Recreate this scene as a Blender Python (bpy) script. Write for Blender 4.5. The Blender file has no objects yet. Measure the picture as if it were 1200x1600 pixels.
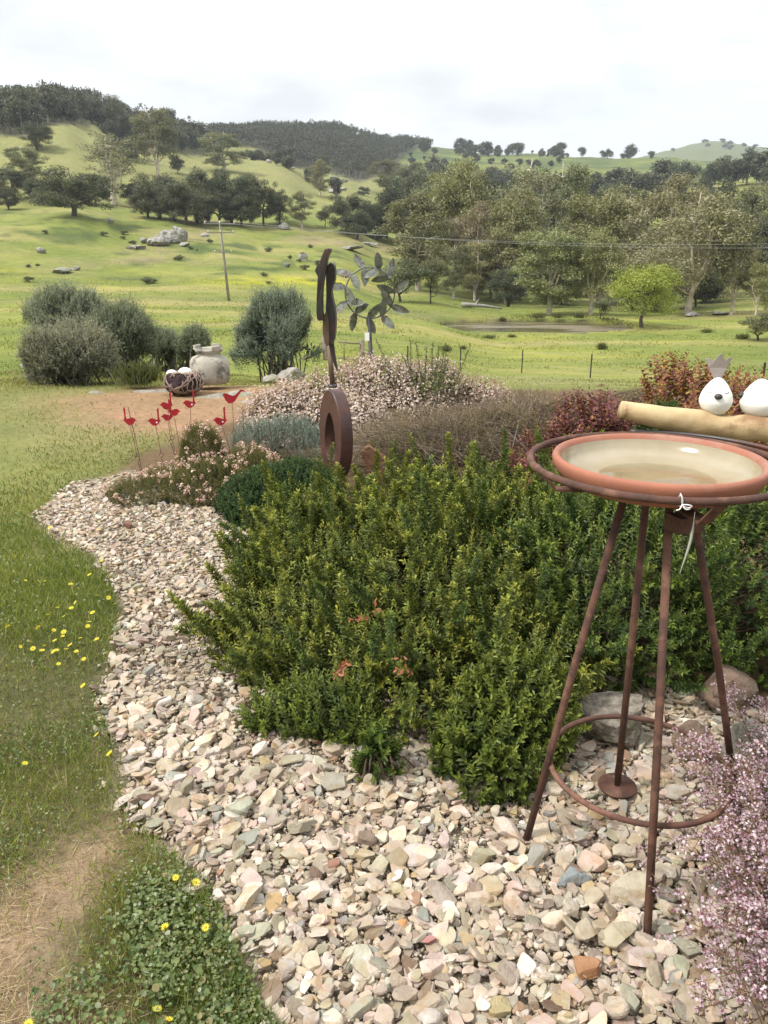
import bpy, bmesh, math, random
import numpy as np
from mathutils import Vector, Matrix

# ------------------------------------------------------------------ camera / light
H_EYE = 1.6
PITCH = math.radians(18.6)
FPX = 1250.0            # focal length in pixels of the 1200x1600 photograph
S = bpy.context.scene
C = S.collection
cam_d = bpy.data.cameras.new("camera")
cam = bpy.data.objects.new("camera", cam_d)
C.objects.link(cam)
cam.location = (0, 0, H_EYE)
cam.rotation_euler = (math.radians(90) - PITCH, 0, 0)
cam_d.sensor_fit = 'VERTICAL'
cam_d.sensor_height = 24.0
cam_d.lens = FPX / 1600.0 * 24.0
cam_d.clip_start = 0.05
cam_d.clip_end = 20000
S.camera = cam

SUN_AZ, SUN_EL = math.radians(-112), math.radians(52)   # azimuth from +Y towards +X
sun_dir = Vector((math.sin(SUN_AZ) * math.cos(SUN_EL), math.cos(SUN_AZ) * math.cos(SUN_EL), math.sin(SUN_EL)))
sl = bpy.data.lights.new("sun", 'SUN')
sl.energy = 2.5
sl.angle = math.radians(8)
sl.color = (1.0, 0.965, 0.90)
so = bpy.data.objects.new("sun", sl)
so.rotation_euler = sun_dir.to_track_quat('Z', 'Y').to_euler()
so.location = (0, 0, 60)
C.objects.link(so)

W = bpy.data.worlds.new("World")
S.world = W
W.use_nodes = True
nt = W.node_tree
nt.nodes.clear()
N = nt.nodes.new
Lk = nt.links.new
out = N("ShaderNodeOutputWorld")
sky = N("ShaderNodeTexSky")
sky.sky_type = 'NISHITA'
sky.sun_disc = False
sky.sun_elevation = SUN_EL
sky.sun_rotation = SUN_AZ
sky.air_density = 1.2
sky.dust_density = 1.5
bg1 = N("ShaderNodeBackground")
bg1.inputs[1].default_value = 0.10
Lk(sky.outputs[0], bg1.inputs[0])
tc = N("ShaderNodeTexCoord")
sep = N("ShaderNodeSeparateXYZ")
Lk(tc.outputs["Generated"], sep.inputs[0])
# cloud layer: project direction on a plane so clouds flatten towards the horizon
zm = N("ShaderNodeMath"); zm.operation = 'ADD'; zm.inputs[1].default_value = 0.22
Lk(sep.outputs[2], zm.inputs[0])
dv = N("ShaderNodeVectorMath"); dv.operation = 'DIVIDE'
cmb = N("ShaderNodeCombineXYZ")
Lk(zm.outputs[0], cmb.inputs[0]); Lk(zm.outputs[0], cmb.inputs[1]); cmb.inputs[2].default_value = 1.0
Lk(tc.outputs["Generated"], dv.inputs[0]); Lk(cmb.outputs[0], dv.inputs[1])
n1 = N("ShaderNodeTexNoise"); n1.inputs["Scale"].default_value = 1.1; n1.inputs["Detail"].default_value = 7; n1.inputs["Roughness"].default_value = 0.52
Lk(dv.outputs[0], n1.inputs["Vector"])
cover = N("ShaderNodeMapRange"); cover.inputs[1].default_value = 0.30; cover.inputs[2].default_value = 0.44; cover.inputs[3].default_value = 0.45; cover.inputs[4].default_value = 1.0
Lk(n1.outputs[0], cover.inputs[0])
n2 = N("ShaderNodeTexNoise"); n2.inputs["Scale"].default_value = 1.9; n2.inputs["Detail"].default_value = 5
mp2 = N("ShaderNodeMapping"); mp2.inputs[1].default_value = (3.1, 7.7, 0.0)
Lk(dv.outputs[0], mp2.inputs[0]); Lk(mp2.outputs[0], n2.inputs["Vector"])
gry = N("ShaderNodeMapRange"); gry.inputs[1].default_value = 0.36; gry.inputs[2].default_value = 0.52; gry.inputs[3].default_value = 0.74; gry.inputs[4].default_value = 1.0
Lk(n2.outputs[0], gry.inputs[0])
el = N("ShaderNodeMapRange"); el.inputs[1].default_value = 0.0; el.inputs[2].default_value = 1.0; el.inputs[3].default_value = 0.515; el.inputs[4].default_value = 1.2
Lk(sep.outputs[2], el.inputs[0])
ms = N("ShaderNodeMath"); ms.operation = 'MULTIPLY'
Lk(gry.outputs[0], ms.inputs[0]); Lk(el.outputs[0], ms.inputs[1])
bg2 = N("ShaderNodeBackground"); bg2.inputs[0].default_value = (0.955, 0.98, 1.0, 1)
Lk(ms.outputs[0], bg2.inputs[1])
mx = N("ShaderNodeMixShader")
Lk(cover.outputs[0], mx.inputs[0]); Lk(bg1.outputs[0], mx.inputs[1]); Lk(bg2.outputs[0], mx.inputs[2])
Lk(mx.outputs[0], out.inputs[0])

S.view_settings.view_transform = 'Standard'
S.view_settings.look = 'None'
S.view_settings.exposure = 1.0
S.view_settings.gamma = 1.0
S.view_settings.use_curve_mapping = False
S.cycles.max_bounces = 6
S.cycles.diffuse_bounces = 3
S.cycles.glossy_bounces = 3
S.cycles.transmission_bounces = 4
S.cycles.transparent_max_bounces = 6
S.cycles.volume_bounces = 0
S.cycles.use_denoising = True

# ------------------------------------------------------------------ pixel <-> world
CP, SP = math.cos(PITCH), math.sin(PITCH)
EYE = np.array([0, 0, H_EYE])

def ray(x, y):
    xc = (x - 600) / FPX
    yc = (800 - y) / FPX
    return np.array([xc, CP + yc * SP, yc * CP - SP])

def gp(x, y, z=0.0):
    r = ray(x, y)
    t = (z - H_EYE) / r[2]
    return EYE + r * t

def pt(x, y, t):
    """point on the pixel's ray at optical depth t"""
    return EYE + ray(x, y) * t

def pd(x, y, d):
    """point on the pixel's ray at horizontal distance d"""
    r = ray(x, y)
    return EYE + r * (d / math.hypot(r[0], r[1]))

def project(P):
    P = np.asarray(P, float)
    X, Y, Z = P[..., 0], P[..., 1], P[..., 2] - H_EYE
    dep = Y * CP - Z * SP
    up = Y * SP + Z * CP
    dep = np.where(dep > 0.05, dep, np.nan)
    return 600 + FPX * X / dep, 800 - FPX * up / dep, dep

# ------------------------------------------------------------------ noise
def _h(ix, iy, iz, seed):
    n = (ix * 374761393 + iy * 668265263 + iz * 2147483647 + seed * 1274126177) & 0xFFFFFFFF
    n = ((n ^ (n >> 13)) * 1274126177) & 0xFFFFFFFF
    n = (n ^ (n >> 16)) & 0xFFFFFFFF
    return n / 4294967295.0

def vnoise(x, y, z=0, seed=0):
    x, y, z = np.broadcast_arrays(np.asarray(x, float), np.asarray(y, float), np.asarray(z, float))
    ix, iy, iz = np.floor(x).astype(np.int64), np.floor(y).astype(np.int64), np.floor(z).astype(np.int64)
    fx, fy, fz = x - ix, y - iy, z - iz
    fx, fy, fz = fx * fx * (3 - 2 * fx), fy * fy * (3 - 2 * fy), fz * fz * (3 - 2 * fz)
    r = 0
    for dx in (0, 1):
        for dy in (0, 1):
            for dz in (0, 1):
                w = (fx if dx else 1 - fx) * (fy if dy else 1 - fy) * (fz if dz else 1 - fz)
                r = r + w * _h(ix + dx, iy + dy, iz + dz, seed)
    return r * 2 - 1

def fbm(x, y, z=0, o=4, seed=0):
    r, a, f = 0, 0.5, 1.0
    for i in range(o):
        r = r + a * vnoise(np.asarray(x) * f, np.asarray(y) * f, np.asarray(z) * f, seed + i)
        a *= 0.5; f *= 2.03
    return r

def inpoly(x, y, poly):
    x = np.asarray(x); y = np.asarray(y)
    r = np.zeros(x.shape, bool)
    n = len(poly)
    for i in range(n):
        x1, y1 = poly[i][0], poly[i][1]
        x2, y2 = poly[(i + 1) % n][0], poly[(i + 1) % n][1]
        c = ((y1 > y) != (y2 > y)) & (x < (x2 - x1) * (y - y1) / ((y2 - y1) if y2 != y1 else 1e-9) + x1)
        r ^= c
    return r

def nrm(v):
    return v / np.maximum(np.linalg.norm(v, axis=-1, keepdims=True), 1e-9)

# ------------------------------------------------------------------ mesh helpers
class MB:
    def __init__(self):
        self.V = []; self.F = []; self.C = []; self.M = []; self.n = 0
    def add(self, V, F, col=None, mi=0):
        V = np.asarray(V, float).reshape(-1, 3)
        Fs = F if isinstance(F, list) else [F]
        for f in Fs:
            f = np.asarray(f, np.int64)
            if f.size:
                self.F.append(f + self.n); self.M.append(mi)
        self.V.append(V)
        if col is None: col = (1, 1, 1)
        col = np.asarray(col, float)
        if col.ndim == 1: col = np.broadcast_to(col, (len(V), 3))
        self.C.append(col)
        self.n += len(V)
        return self
    def mesh(self, name, mats, smooth=False):
        V = np.concatenate(self.V) if self.V else np.zeros((0, 3))
        me = bpy.data.meshes.new(name)
        me.vertices.add(len(V))
        me.vertices.foreach_set("co", V.astype(np.float32).ravel())
        lv = np.concatenate([f.ravel() for f in self.F])
        ln = np.concatenate([np.full(len(f), f.shape[1]) for f in self.F])
        ls = np.concatenate([[0], np.cumsum(ln)[:-1]])
        me.loops.add(len(lv))
        me.loops.foreach_set("vertex_index", lv.astype(np.int32))
        me.polygons.add(len(ln))
        me.polygons.foreach_set("loop_start", ls.astype(np.int32))
        me.polygons.foreach_set("loop_total", ln.astype(np.int32))
        mi = np.concatenate([np.full(len(f), m) for f, m in zip(self.F, self.M)])
        me.polygons.foreach_set("material_index", mi.astype(np.int32))
        me.polygons.foreach_set("use_smooth", np.full(len(ln), bool(smooth)))
        me.update(calc_edges=True)
        ca = me.color_attributes.new("Col", 'FLOAT_COLOR', 'POINT')
        cc = np.concatenate(self.C)
        ca.data.foreach_set("color", np.concatenate([cc, np.ones((len(cc), 1))], 1).astype(np.float32).ravel())
        for m in (mats if isinstance(mats, (list, tuple)) else [mats]):
            me.materials.append(m)
        me.validate()
        return me
    def obj(self, name, mats, parent=None, smooth=False, loc=None):
        me = self.mesh(name, mats, smooth)
        o = bpy.data.objects.new(name, me)
        C.objects.link(o)
        if parent is not None: o.parent = parent
        if loc is not None:
            o.location = loc
        return o

def tag(o, label=None, cat=None, group=None, kind=None):
    if label: o["label"] = label
    if cat: o["category"] = cat
    if group: o["group"] = group
    if kind: o["kind"] = kind
    return o

def empty(name, loc, rz=0.0, label=None, cat=None, group=None):
    o = bpy.data.objects.new(name, None)
    o.empty_display_size = 0.1
    o.location = tuple(loc)
    o.rotation_euler = (0, 0, rz)
    C.objects.link(o)
    return tag(o, label, cat, group)

def dup(o, parent=None):
    c = o.copy()
    C.objects.link(c)
    if parent is not None: c.parent = parent
    return c

def tube(P, R, seg=8, cap=True):
    P = np.asarray(P, float); n = len(P)
    R = np.broadcast_to(np.asarray(R, float), (n,))
    T = np.gradient(P, axis=0); T = nrm(T)
    ref = np.array([0.0, 0, 1]) if abs(T[0][2]) < 0.9 else np.array([1.0, 0, 0])
    U = np.zeros_like(P)
    u = nrm(np.cross(T[0], ref))
    for i in range(n):
        u = nrm(u - T[i] * np.dot(u, T[i])); U[i] = u
    Wv = np.cross(T, U)
    a = np.linspace(0, 2 * math.pi, seg, endpoint=False)
    V = P[:, None, :] + R[:, None, None] * (np.cos(a)[None, :, None] * U[:, None, :] + np.sin(a)[None, :, None] * Wv[:, None, :])
    V = V.reshape(-1, 3)
    i = np.arange(n - 1)[:, None] * seg; j = np.arange(seg)[None, :]; k = (j + 1) % seg
    F = np.stack([i + j, i + k, i + seg + k, i + seg + j], -1).reshape(-1, 4)
    Fs = [F]
    if cap:
        Fs += [np.arange(seg)[::-1][None, :], (np.arange(seg) + (n - 1) * seg)[None, :]]
    return V, Fs

def ring(center, R, r, seg=64, rs=10, axis='z', ry=None):
    a = np.linspace(0, 2 * math.pi, seg, endpoint=False)
    b = np.linspace(0, 2 * math.pi, rs, endpoint=False)
    A, B = np.meshgrid(a, b, indexing='ij')
    x = (R + r * np.cos(B)) * np.cos(A); y = ((ry or R) + r * np.cos(B)) * np.sin(A); z = r * np.sin(B)
    V = np.stack([x, y, z], -1) if axis == 'z' else np.stack([x, z, y], -1)
    V = V.reshape(-1, 3) + np.asarray(center, float)
    i = np.arange(seg)[:, None]; j = np.arange(rs)[None, :]
    F = np.stack([i * rs + j, ((i + 1) % seg) * rs + j, ((i + 1) % seg) * rs + (j + 1) % rs, i * rs + (j + 1) % rs], -1).reshape(-1, 4)
    return V, F

def lathe(prof, seg=48, center=(0, 0, 0)):
    prof = np.asarray(prof, float); n = len(prof)
    a = np.linspace(0, 2 * math.pi, seg, endpoint=False)
    V = np.stack([prof[:, 0][:, None] * np.cos(a), prof[:, 0][:, None] * np.sin(a), np.broadcast_to(prof[:, 1][:, None], (n, seg))], -1).reshape(-1, 3) + np.asarray(center, float)
    i = np.arange(n - 1)[:, None] * seg; j = np.arange(seg)[None, :]; k = (j + 1) % seg
    F = np.stack([i + j, i + k, i + seg + k, i + seg + j], -1).reshape(-1, 4)
    return V, F

def prism(outline, thick, bevel=0.0):
    """outline in (x,z) extruded along y, centred; returns V, faces"""
    o = np.asarray(outline, float); n = len(o)
    if bevel > 0:
        c = o.mean(0); d = nrm(o - c)
        rings = [(o - d * bevel, -thick / 2), (o, -thick / 2 + bevel), (o, thick / 2 - bevel), (o - d * bevel, thick / 2)]
    else:
        rings = [(o, -thick / 2), (o, thick / 2)]
    V = np.concatenate([np.stack([r[:, 0], np.full(n, y), r[:, 1]], -1) for r, y in rings])
    F = []
    m = len(rings)
    for q in range(m - 1):
        i = np.arange(n); k = (i + 1) % n
        F.append(np.stack([q * n + i, q * n + k, (q + 1) * n + k, (q + 1) * n + i], -1))
    return V, F + [np.arange(n)[::-1][None, :], (np.arange(n) + (m - 1) * n)[None, :]]

def rotz(V, a):
    c, s = math.cos(a), math.sin(a)
    V = np.asarray(V, float)
    return np.stack([V[..., 0] * c - V[..., 1] * s, V[..., 0] * s + V[..., 1] * c, V[..., 2]], -1)

def spline(pts, n=20):
    """Catmull-Rom through pts"""
    p = np.asarray(pts, float)
    p = np.concatenate([[2 * p[0] - p[1]], p, [2 * p[-1] - p[-2]]])
    m = len(p) - 3
    t = np.linspace(0, m, n); i = np.minimum(t.astype(int), m - 1); f = (t - i)[:, None]
    a, b, c, d = p[i], p[i + 1], p[i + 2], p[i + 3]
    return 0.5 * ((2 * b) + (c - a) * f + (2 * a - 5 * b + 4 * c - d) * f ** 2 + (3 * b - a - 3 * c + d) * f ** 3)

_ico = {}
def ico(n):
    if n not in _ico:
        bm = bmesh.new()
        bmesh.ops.create_icosphere(bm, subdivisions=n, radius=1.0)
        bm.verts.ensure_lookup_table()
        _ico[n] = (np.array([v.co[:] for v in bm.verts]), np.array([[v.index for v in f.verts] for f in bm.faces]))
        bm.free()
    return _ico[n]

def stone_shape(rng, sub=2, cuts=11, flat=0.5, rough=0.03, shard=0.0):
    V, F = ico(sub)
    V = V.copy()
    nrmls = nrm(rng.normal(size=(cuts, 3)) * np.array([1, 1, 1 - .75 * shard]))
    for n in nrmls:
        d = rng.uniform(0.42, 0.85)
        s = V @ n
        V = V - np.maximum(s - d, 0)[:, None] * n * (0.92 + .08 * (shard > 0))
    if shard > 0:
        # split faces of slate: near-parallel top and bottom
        for sg in (1, -1):
            n = nrm(np.array([rng.normal(0, .16), rng.normal(0, .16), sg])); d = rng.uniform(.40, .62)
            s = V @ n
            V = V - np.maximum(s - d, 0)[:, None] * n
    if rough:
        V = V * (1 + rough * fbm(V[:, 0] * 3 + rng.uniform(0, 50), V[:, 1] * 3, V[:, 2] * 3, 3)[:, None] * 2)
    V = V * np.array([1.0, rng.uniform(0.5, 0.95), flat * rng.uniform(0.7, 1.3)])
    V = V / np.abs(V[:, :2]).max()
    return V, F

# ------------------------------------------------------------------ materials
def nodes(name):
    m = bpy.data.materials.new(name)
    m.use_nodes = True
    t = m.node_tree
    t.nodes.clear()
    o = t.nodes.new("ShaderNodeOutputMaterial")
    return m, t, o

def mixc(t, a, b, fac, mode='MIX'):
    x = t.nodes.new("ShaderNodeMix"); x.data_type = 'RGBA'; x.blend_type = mode
    for s, v in ((0, fac), (6, a), (7, b)):
        if hasattr(v, "links") or hasattr(v, "is_output"):
            t.links.new(v, x.inputs[s])
        else:
            x.inputs[s].default_value = v if s == 0 else (*v, 1) if len(v) == 3 else v
    return x.outputs[2]

def noise_n(t, scale, detail=4, rough=0.55, vec=None, lo=0.35, hi=0.65, dist=0.0):
    n = t.nodes.new("ShaderNodeTexNoise")
    n.inputs["Scale"].default_value = scale; n.inputs["Detail"].default_value = detail; n.inputs["Roughness"].default_value = rough
    n.inputs["Distortion"].default_value = dist
    if vec is not None: t.links.new(vec, n.inputs["Vector"])
    r = t.nodes.new("ShaderNodeMapRange"); r.inputs[1].default_value = lo; r.inputs[2].default_value = hi
    t.links.new(n.outputs[0], r.inputs[0])
    return r.outputs[0]

def surf_mat(name, c1, c2, scale=8, rough=0.8, bump=0.3, bscale=40, attr=False, c3=None, s3=3, metallic=0.0, spec=0.4, lo=0.35, hi=0.65, bdist=0.01):
    m, t, o = nodes(name)
    tcn = t.nodes.new("ShaderNodeTexCoord").outputs["Object"]
    f = noise_n(t, scale, vec=tcn, lo=lo, hi=hi)
    col = mixc(t, c1, c2, f)
    if c3 is not None:
        col = mixc(t, col, c3, noise_n(t, s3, 6, 0.65, tcn, 0.52, 0.62))
    if attr:
        a = t.nodes.new("ShaderNodeVertexColor"); a.layer_name = "Col"
        col = mixc(t, a.outputs[0], col, 1.0, 'MULTIPLY')
    p = t.nodes.new("ShaderNodeBsdfPrincipled")
    t.links.new(col, p.inputs["Base Color"])
    p.inputs["Roughness"].default_value = rough
    p.inputs["Metallic"].default_value = metallic
    p.inputs["Specular IOR Level"].default_value = spec
    if bump:
        b = t.nodes.new("ShaderNodeBump"); b.inputs["Strength"].default_value = bump; b.inputs["Distance"].default_value = bdist
        t.links.new(noise_n(t, bscale, 6, 0.6, tcn, 0.2, 0.8), b.inputs["Height"])
        t.links.new(b.outputs[0], p.inputs["Normal"])
    t.links.new(p.outputs[0], o.inputs[0])
    return m

def leaf_mat(name, tint=(1, 1, 1), trans=0.3, rough=0.5, spec=0.35, rnd=0.0):
    m, t, o = nodes(name)
    a = t.nodes.new("ShaderNodeVertexColor"); a.layer_name = "Col"
    col = mixc(t, a.outputs[0], tint, 1.0, 'MULTIPLY')
    if rnd:
        oi = t.nodes.new("ShaderNodeObjectInfo")
        mr = t.nodes.new("ShaderNodeMapRange"); mr.inputs[3].default_value = 1 - rnd; mr.inputs[4].default_value = 1 + rnd
        t.links.new(oi.outputs["Random"], mr.inputs[0])
        hs = t.nodes.new("ShaderNodeHueSaturation")
        t.links.new(mr.outputs[0], hs.inputs["Value"]); t.links.new(col, hs.inputs["Color"])
        m2 = t.nodes.new("ShaderNodeMath"); m2.operation = 'MULTIPLY_ADD'; m2.inputs[1].default_value = 0.05; m2.inputs[2].default_value = 0.475
        fr = t.nodes.new("ShaderNodeMath"); fr.operation = 'FRACT'
        mm = t.nodes.new("ShaderNodeMath"); mm.operation = 'MULTIPLY'; mm.inputs[1].default_value = 7.3
        t.links.new(oi.outputs["Random"], mm.inputs[0]); t.links.new(mm.outputs[0], fr.inputs[0]); t.links.new(fr.outputs[0], m2.inputs[0])
        t.links.new(m2.outputs[0], hs.inputs["Hue"])
        col = hs.outputs[0]
    p = t.nodes.new("ShaderNodeBsdfPrincipled")
    t.links.new(col, p.inputs["Base Color"])
    p.inputs["Roughness"].default_value = rough
    p.inputs["Specular IOR Level"].default_value = spec
    if trans:
        tr = t.nodes.new("ShaderNodeBsdfTranslucent")
        t.links.new(mixc(t, col, (1.15, 1.1, 0.5), 1.0, 'MULTIPLY'), tr.inputs[0])
        mxs = t.nodes.new("ShaderNodeMixShader"); mxs.inputs[0].default_value = trans
        t.links.new(p.outputs[0], mxs.inputs[1]); t.links.new(tr.outputs[0], mxs.inputs[2])
        t.links.new(mxs.outputs[0], o.inputs[0])
    else:
        t.links.new(p.outputs[0], o.inputs[0])
    return m

M = {}
M['leaf'] = leaf_mat('leaf')
M['leaf_glossy'] = leaf_mat('glossy_leaf', rough=0.48, spec=0.35, trans=0.28)
M['grass'] = leaf_mat('grass_blade', rough=0.6, trans=0.35, spec=0.25)
M['petal'] = leaf_mat('petal', rough=0.7, trans=0.3, spec=0.2)
M['tree_leaf'] = leaf_mat('gum_leaf', rough=0.55, trans=0.25, spec=0.3, rnd=0.16)
M['twig'] = leaf_mat('twig', trans=0.0, rough=0.85, spec=0.2)
M['bark'] = surf_mat('gum_bark', (0.36, 0.33, 0.28), (0.20, 0.17, 0.14), 1.5, 0.9, 0.4, 6, attr=True)
M['bark_dark'] = surf_mat('dark_bark', (0.10, 0.075, 0.055), (0.05, 0.04, 0.035), 2, 0.9, 0.4, 6)
M['rust'] = surf_mat('rusty_steel', (0.110, 0.050, 0.034), (0.060, 0.033, 0.026), 22, 0.8, 0.5, 160, c3=(0.17, 0.085, 0.058), s3=9, bdist=0.002, spec=0.3)
M['terracotta'] = surf_mat('terracotta', (0.33, 0.128, 0.075), (0.255, 0.098, 0.062), 5, 0.78, 0.2, 120, c3=(0.31, 0.155, 0.11), s3=5, bdist=0.002)
M['stone'] = surf_mat('path_stone', (1.1, 1.08, 1.05), (0.72, 0.66, 0.60), 16, 0.88, 0.7, 60, attr=True, bdist=0.006, spec=0.25, lo=0.3, hi=0.7, c3=(0.86, 0.74, 0.60), s3=14)
M['granite'] = surf_mat('granite', (0.33, 0.30, 0.255), (0.16, 0.145, 0.12), 9, 0.92, 0.9, 26, c3=(0.22, 0.21, 0.12), s3=4, bdist=0.02)
M['granite_fine'] = surf_mat('granite_boulder', (0.30, 0.26, 0.21), (0.12, 0.10, 0.08), 34, 0.92, 0.9, 70, c3=(0.16, 0.15, 0.09), s3=7, bdist=0.012)
M['granite_far'] = surf_mat('weathered_granite', (0.36, 0.34, 0.31), (0.16, 0.15, 0.14), 0.9, 0.95, 0.8, 2.5, c3=(0.24, 0.23, 0.16), s3=1.2, bdist=0.2)
M['ochre_rock'] = surf_mat('ochre_rock', (0.36, 0.18, 0.10), (0.24, 0.13, 0.08), 12, 0.92, 0.8, 40, bdist=0.01)
M['brown_rock'] = surf_mat('brown_rock', (0.20, 0.135, 0.095), (0.11, 0.08, 0.06), 10, 0.9, 0.8, 40, bdist=0.01)
M['dark_steel'] = surf_mat('dark_steel', (0.045, 0.033, 0.033), (0.028, 0.021, 0.022), 7, 0.42, 0.25, 30, c3=(0.095, 0.034, 0.02), s3=2.2, spec=0.5, bdist=0.004)
M['rusted_plate'] = surf_mat('rusted_plate', (0.085, 0.036, 0.026), (0.045, 0.025, 0.023), 5, 0.5, 0.25, 30, c3=(0.12, 0.045, 0.025), s3=3, spec=0.45, bdist=0.004)
M['rod_steel'] = surf_mat('rod_steel', (0.13, 0.08, 0.045), (0.07, 0.045, 0.03), 9, 0.6, 0.3, 50, bdist=0.003)
M['leaf_metal'] = surf_mat('leaf_metal', (0.19, 0.205, 0.165), (0.09, 0.098, 0.08), 14, 0.5, 0.3, 50, c3=(0.09, 0.06, 0.04), s3=8, spec=0.5, bdist=0.003)
M['black_post'] = surf_mat('black_post', (0.02, 0.02, 0.022), (0.035, 0.033, 0.03), 10, 0.6, 0.1, 30)
M['red'] = surf_mat('red_enamel', (0.36, 0.012, 0.022), (0.27, 0.012, 0.018), 20, 0.5, 0.0, 10)
M['white'] = surf_mat('white_paper', (0.78, 0.77, 0.74), (0.72, 0.71, 0.68), 20, 0.7, 0.0)
M['ceramic'] = surf_mat('matt_white_ceramic', (0.80, 0.78, 0.73), (0.74, 0.72, 0.67), 7, 0.55, 0.06, 60, bdist=0.003)
M['beak'] = surf_mat('dark_beak', (0.055, 0.045, 0.038), (0.035, 0.03, 0.028), 30, 0.5, 0.1)
M['tailmetal'] = surf_mat('grey_tail', (0.30, 0.26, 0.235), (0.24, 0.205, 0.19), 16, 0.55, 0.1, 60, metallic=0.3)
M['log'] = surf_mat('peeled_log', (0.50, 0.385, 0.21), (0.40, 0.275, 0.14), 10, 0.6, 0.35, 30, c3=(0.24, 0.14, 0.07), s3=9, bdist=0.004)
M['timber'] = surf_mat('weathered_timber', (0.25, 0.20, 0.14), (0.15, 0.12, 0.09), 6, 0.9, 0.4, 30)
M['powerpole'] = surf_mat('pole_timber', (0.34, 0.32, 0.28), (0.22, 0.20, 0.18), 1.2, 0.9, 0.2, 5)
M['wire'] = surf_mat('wire', (0.36, 0.36, 0.35), (0.28, 0.28, 0.28), 5, 0.5, 0.0, metallic=0.4)
M['concrete'] = surf_mat('old_concrete', (0.42, 0.38, 0.31), (0.31, 0.285, 0.24), 7, 0.92, 0.5, 40, c3=(0.13, 0.125, 0.11), s3=5.2, bdist=0.01)
M['rope'] = surf_mat('nest_twig', (0.30, 0.225, 0.175), (0.17, 0.12, 0.10), 12, 0.9, 0.4, 60)
M['nestcore'] = surf_mat('nest_dark_core', (0.06, 0.03, 0.032), (0.03, 0.017, 0.02), 18, 0.9, 0.9, 40, bdist=0.03)
M['deadlog'] = surf_mat('dead_log', (0.36, 0.34, 0.31), (0.22, 0.20, 0.17), 1.5, 0.9, 0.3, 6)
M['quill'] = leaf_mat('quill', trans=0.5, rough=0.5)

# ------------------------------------------------------------------ terrain
# per bearing (given as a picture column) a profile of (distance in m, picture row); the land is level round the garden, falls to the
# creek flat and rises to the hills
PROF = {
 -500: [(30, 560), (60, 505), (98, 470), (130, 445), (160, 400), (195, 352), (230, 350), (280, 300), (340, 235), (400, 204.5), (480, 174), (560, 167), (800, 239), (3000, 330)],
 0: [(10, 601), (13, 585), (30, 556), (60, 505), (98, 470), (130, 440), (160, 395), (195, 347), (225, 343), (280, 295), (340, 232), (390, 205), (480, 181), (560, 177), (800, 239), (3000, 330)],
 120: [(10, 601), (13, 585), (30, 550), (60, 500), (98, 470), (130, 440), (160, 395), (200, 340), (225, 328), (260, 318), (310, 262), (370, 200), (420, 190.3), (500, 175), (570, 171), (800, 239), (3000, 330)],
 165: [(10, 601), (13, 585), (30, 549), (60, 500), (98, 470), (130, 440), (160, 398), (195, 355), (227, 333), (260, 320), (305, 280), (360, 225), (420, 204.3), (500, 185), (570, 177), (800, 239), (3000, 330)],
 200: [(10.5, 602), (13, 586), (30, 548), (60, 500), (98, 471), (130, 440), (160, 400), (190, 370), (230, 338), (260, 322), (300, 310), (350, 275), (420, 244.3), (500, 209), (570, 189), (640, 187), (900, 249), (3000, 330)],
 350: [(11, 603), (13.5, 590), (30, 546), (60, 502), (98, 471), (130, 432), (170, 392), (210, 364), (245, 347), (300, 318), (370, 282), (450, 258), (510, 246), (600, 231.2), (700, 216), (800, 213), (1100, 248), (3000, 320)],
 430: [(11.5, 603), (14, 592), (30, 550), (60, 505), (98, 473), (130, 438), (170, 402), (220, 367), (270, 340), (330, 312), (390, 288), (440, 262), (480, 246), (520, 262), (600, 265.2), (700, 233), (800, 213), (900, 208), (1300, 248), (3000, 310)],
 520: [(12, 603), (14, 592), (30, 552), (60, 510), (98, 475), (130, 442), (170, 405), (220, 372), (270, 345), (350, 322), (450, 299), (520, 285), (600, 275.2), (700, 248), (850, 211), (1000, 206), (1400, 248), (3000, 305)],
 620: [(12, 603), (15, 597), (30, 563), (60, 515), (98, 480), (130, 462), (160, 442), (200, 412), (260, 380), (350, 345), (450, 316), (600, 285), (800, 250), (1000, 228.5), (1200, 222), (1500, 245), (3000, 290)],
 800: [(12, 603), (20, 598), (34, 586), (60, 548), (85, 519), (96, 504), (115, 491), (150, 470), (200, 440), (300, 400), (400, 358), (550, 308), (700, 268), (900, 246), (1100, 242), (1300, 250), (3000, 272)],
 1000: [(12, 605), (20, 602), (34, 592), (60, 548), (80, 520), (100, 503), (120, 491), (160, 470), (220, 440), (350, 380), (450, 318), (520, 287), (600, 279), (800, 262), (950, 246), (1100, 248), (1300, 253), (3000, 252)],
 1200: [(12, 605), (20, 603), (34, 596), (60, 550), (80, 520), (105, 497), (125, 488), (160, 470), (300, 400), (400, 330), (480, 286), (560, 278), (700, 272), (1000, 264.5), (1600, 261), (3000, 250)],
 1800: [(34, 600), (60, 550), (80, 520), (105, 497), (125, 486), (160, 468), (300, 400), (400, 330), (480, 286), (560, 278), (700, 272), (1000, 264.5), (1600, 255), (3000, 250)],
}
DG = np.exp(np.linspace(math.log(0.25), math.log(4500), 520))
AZC, ZC = [], []
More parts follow.
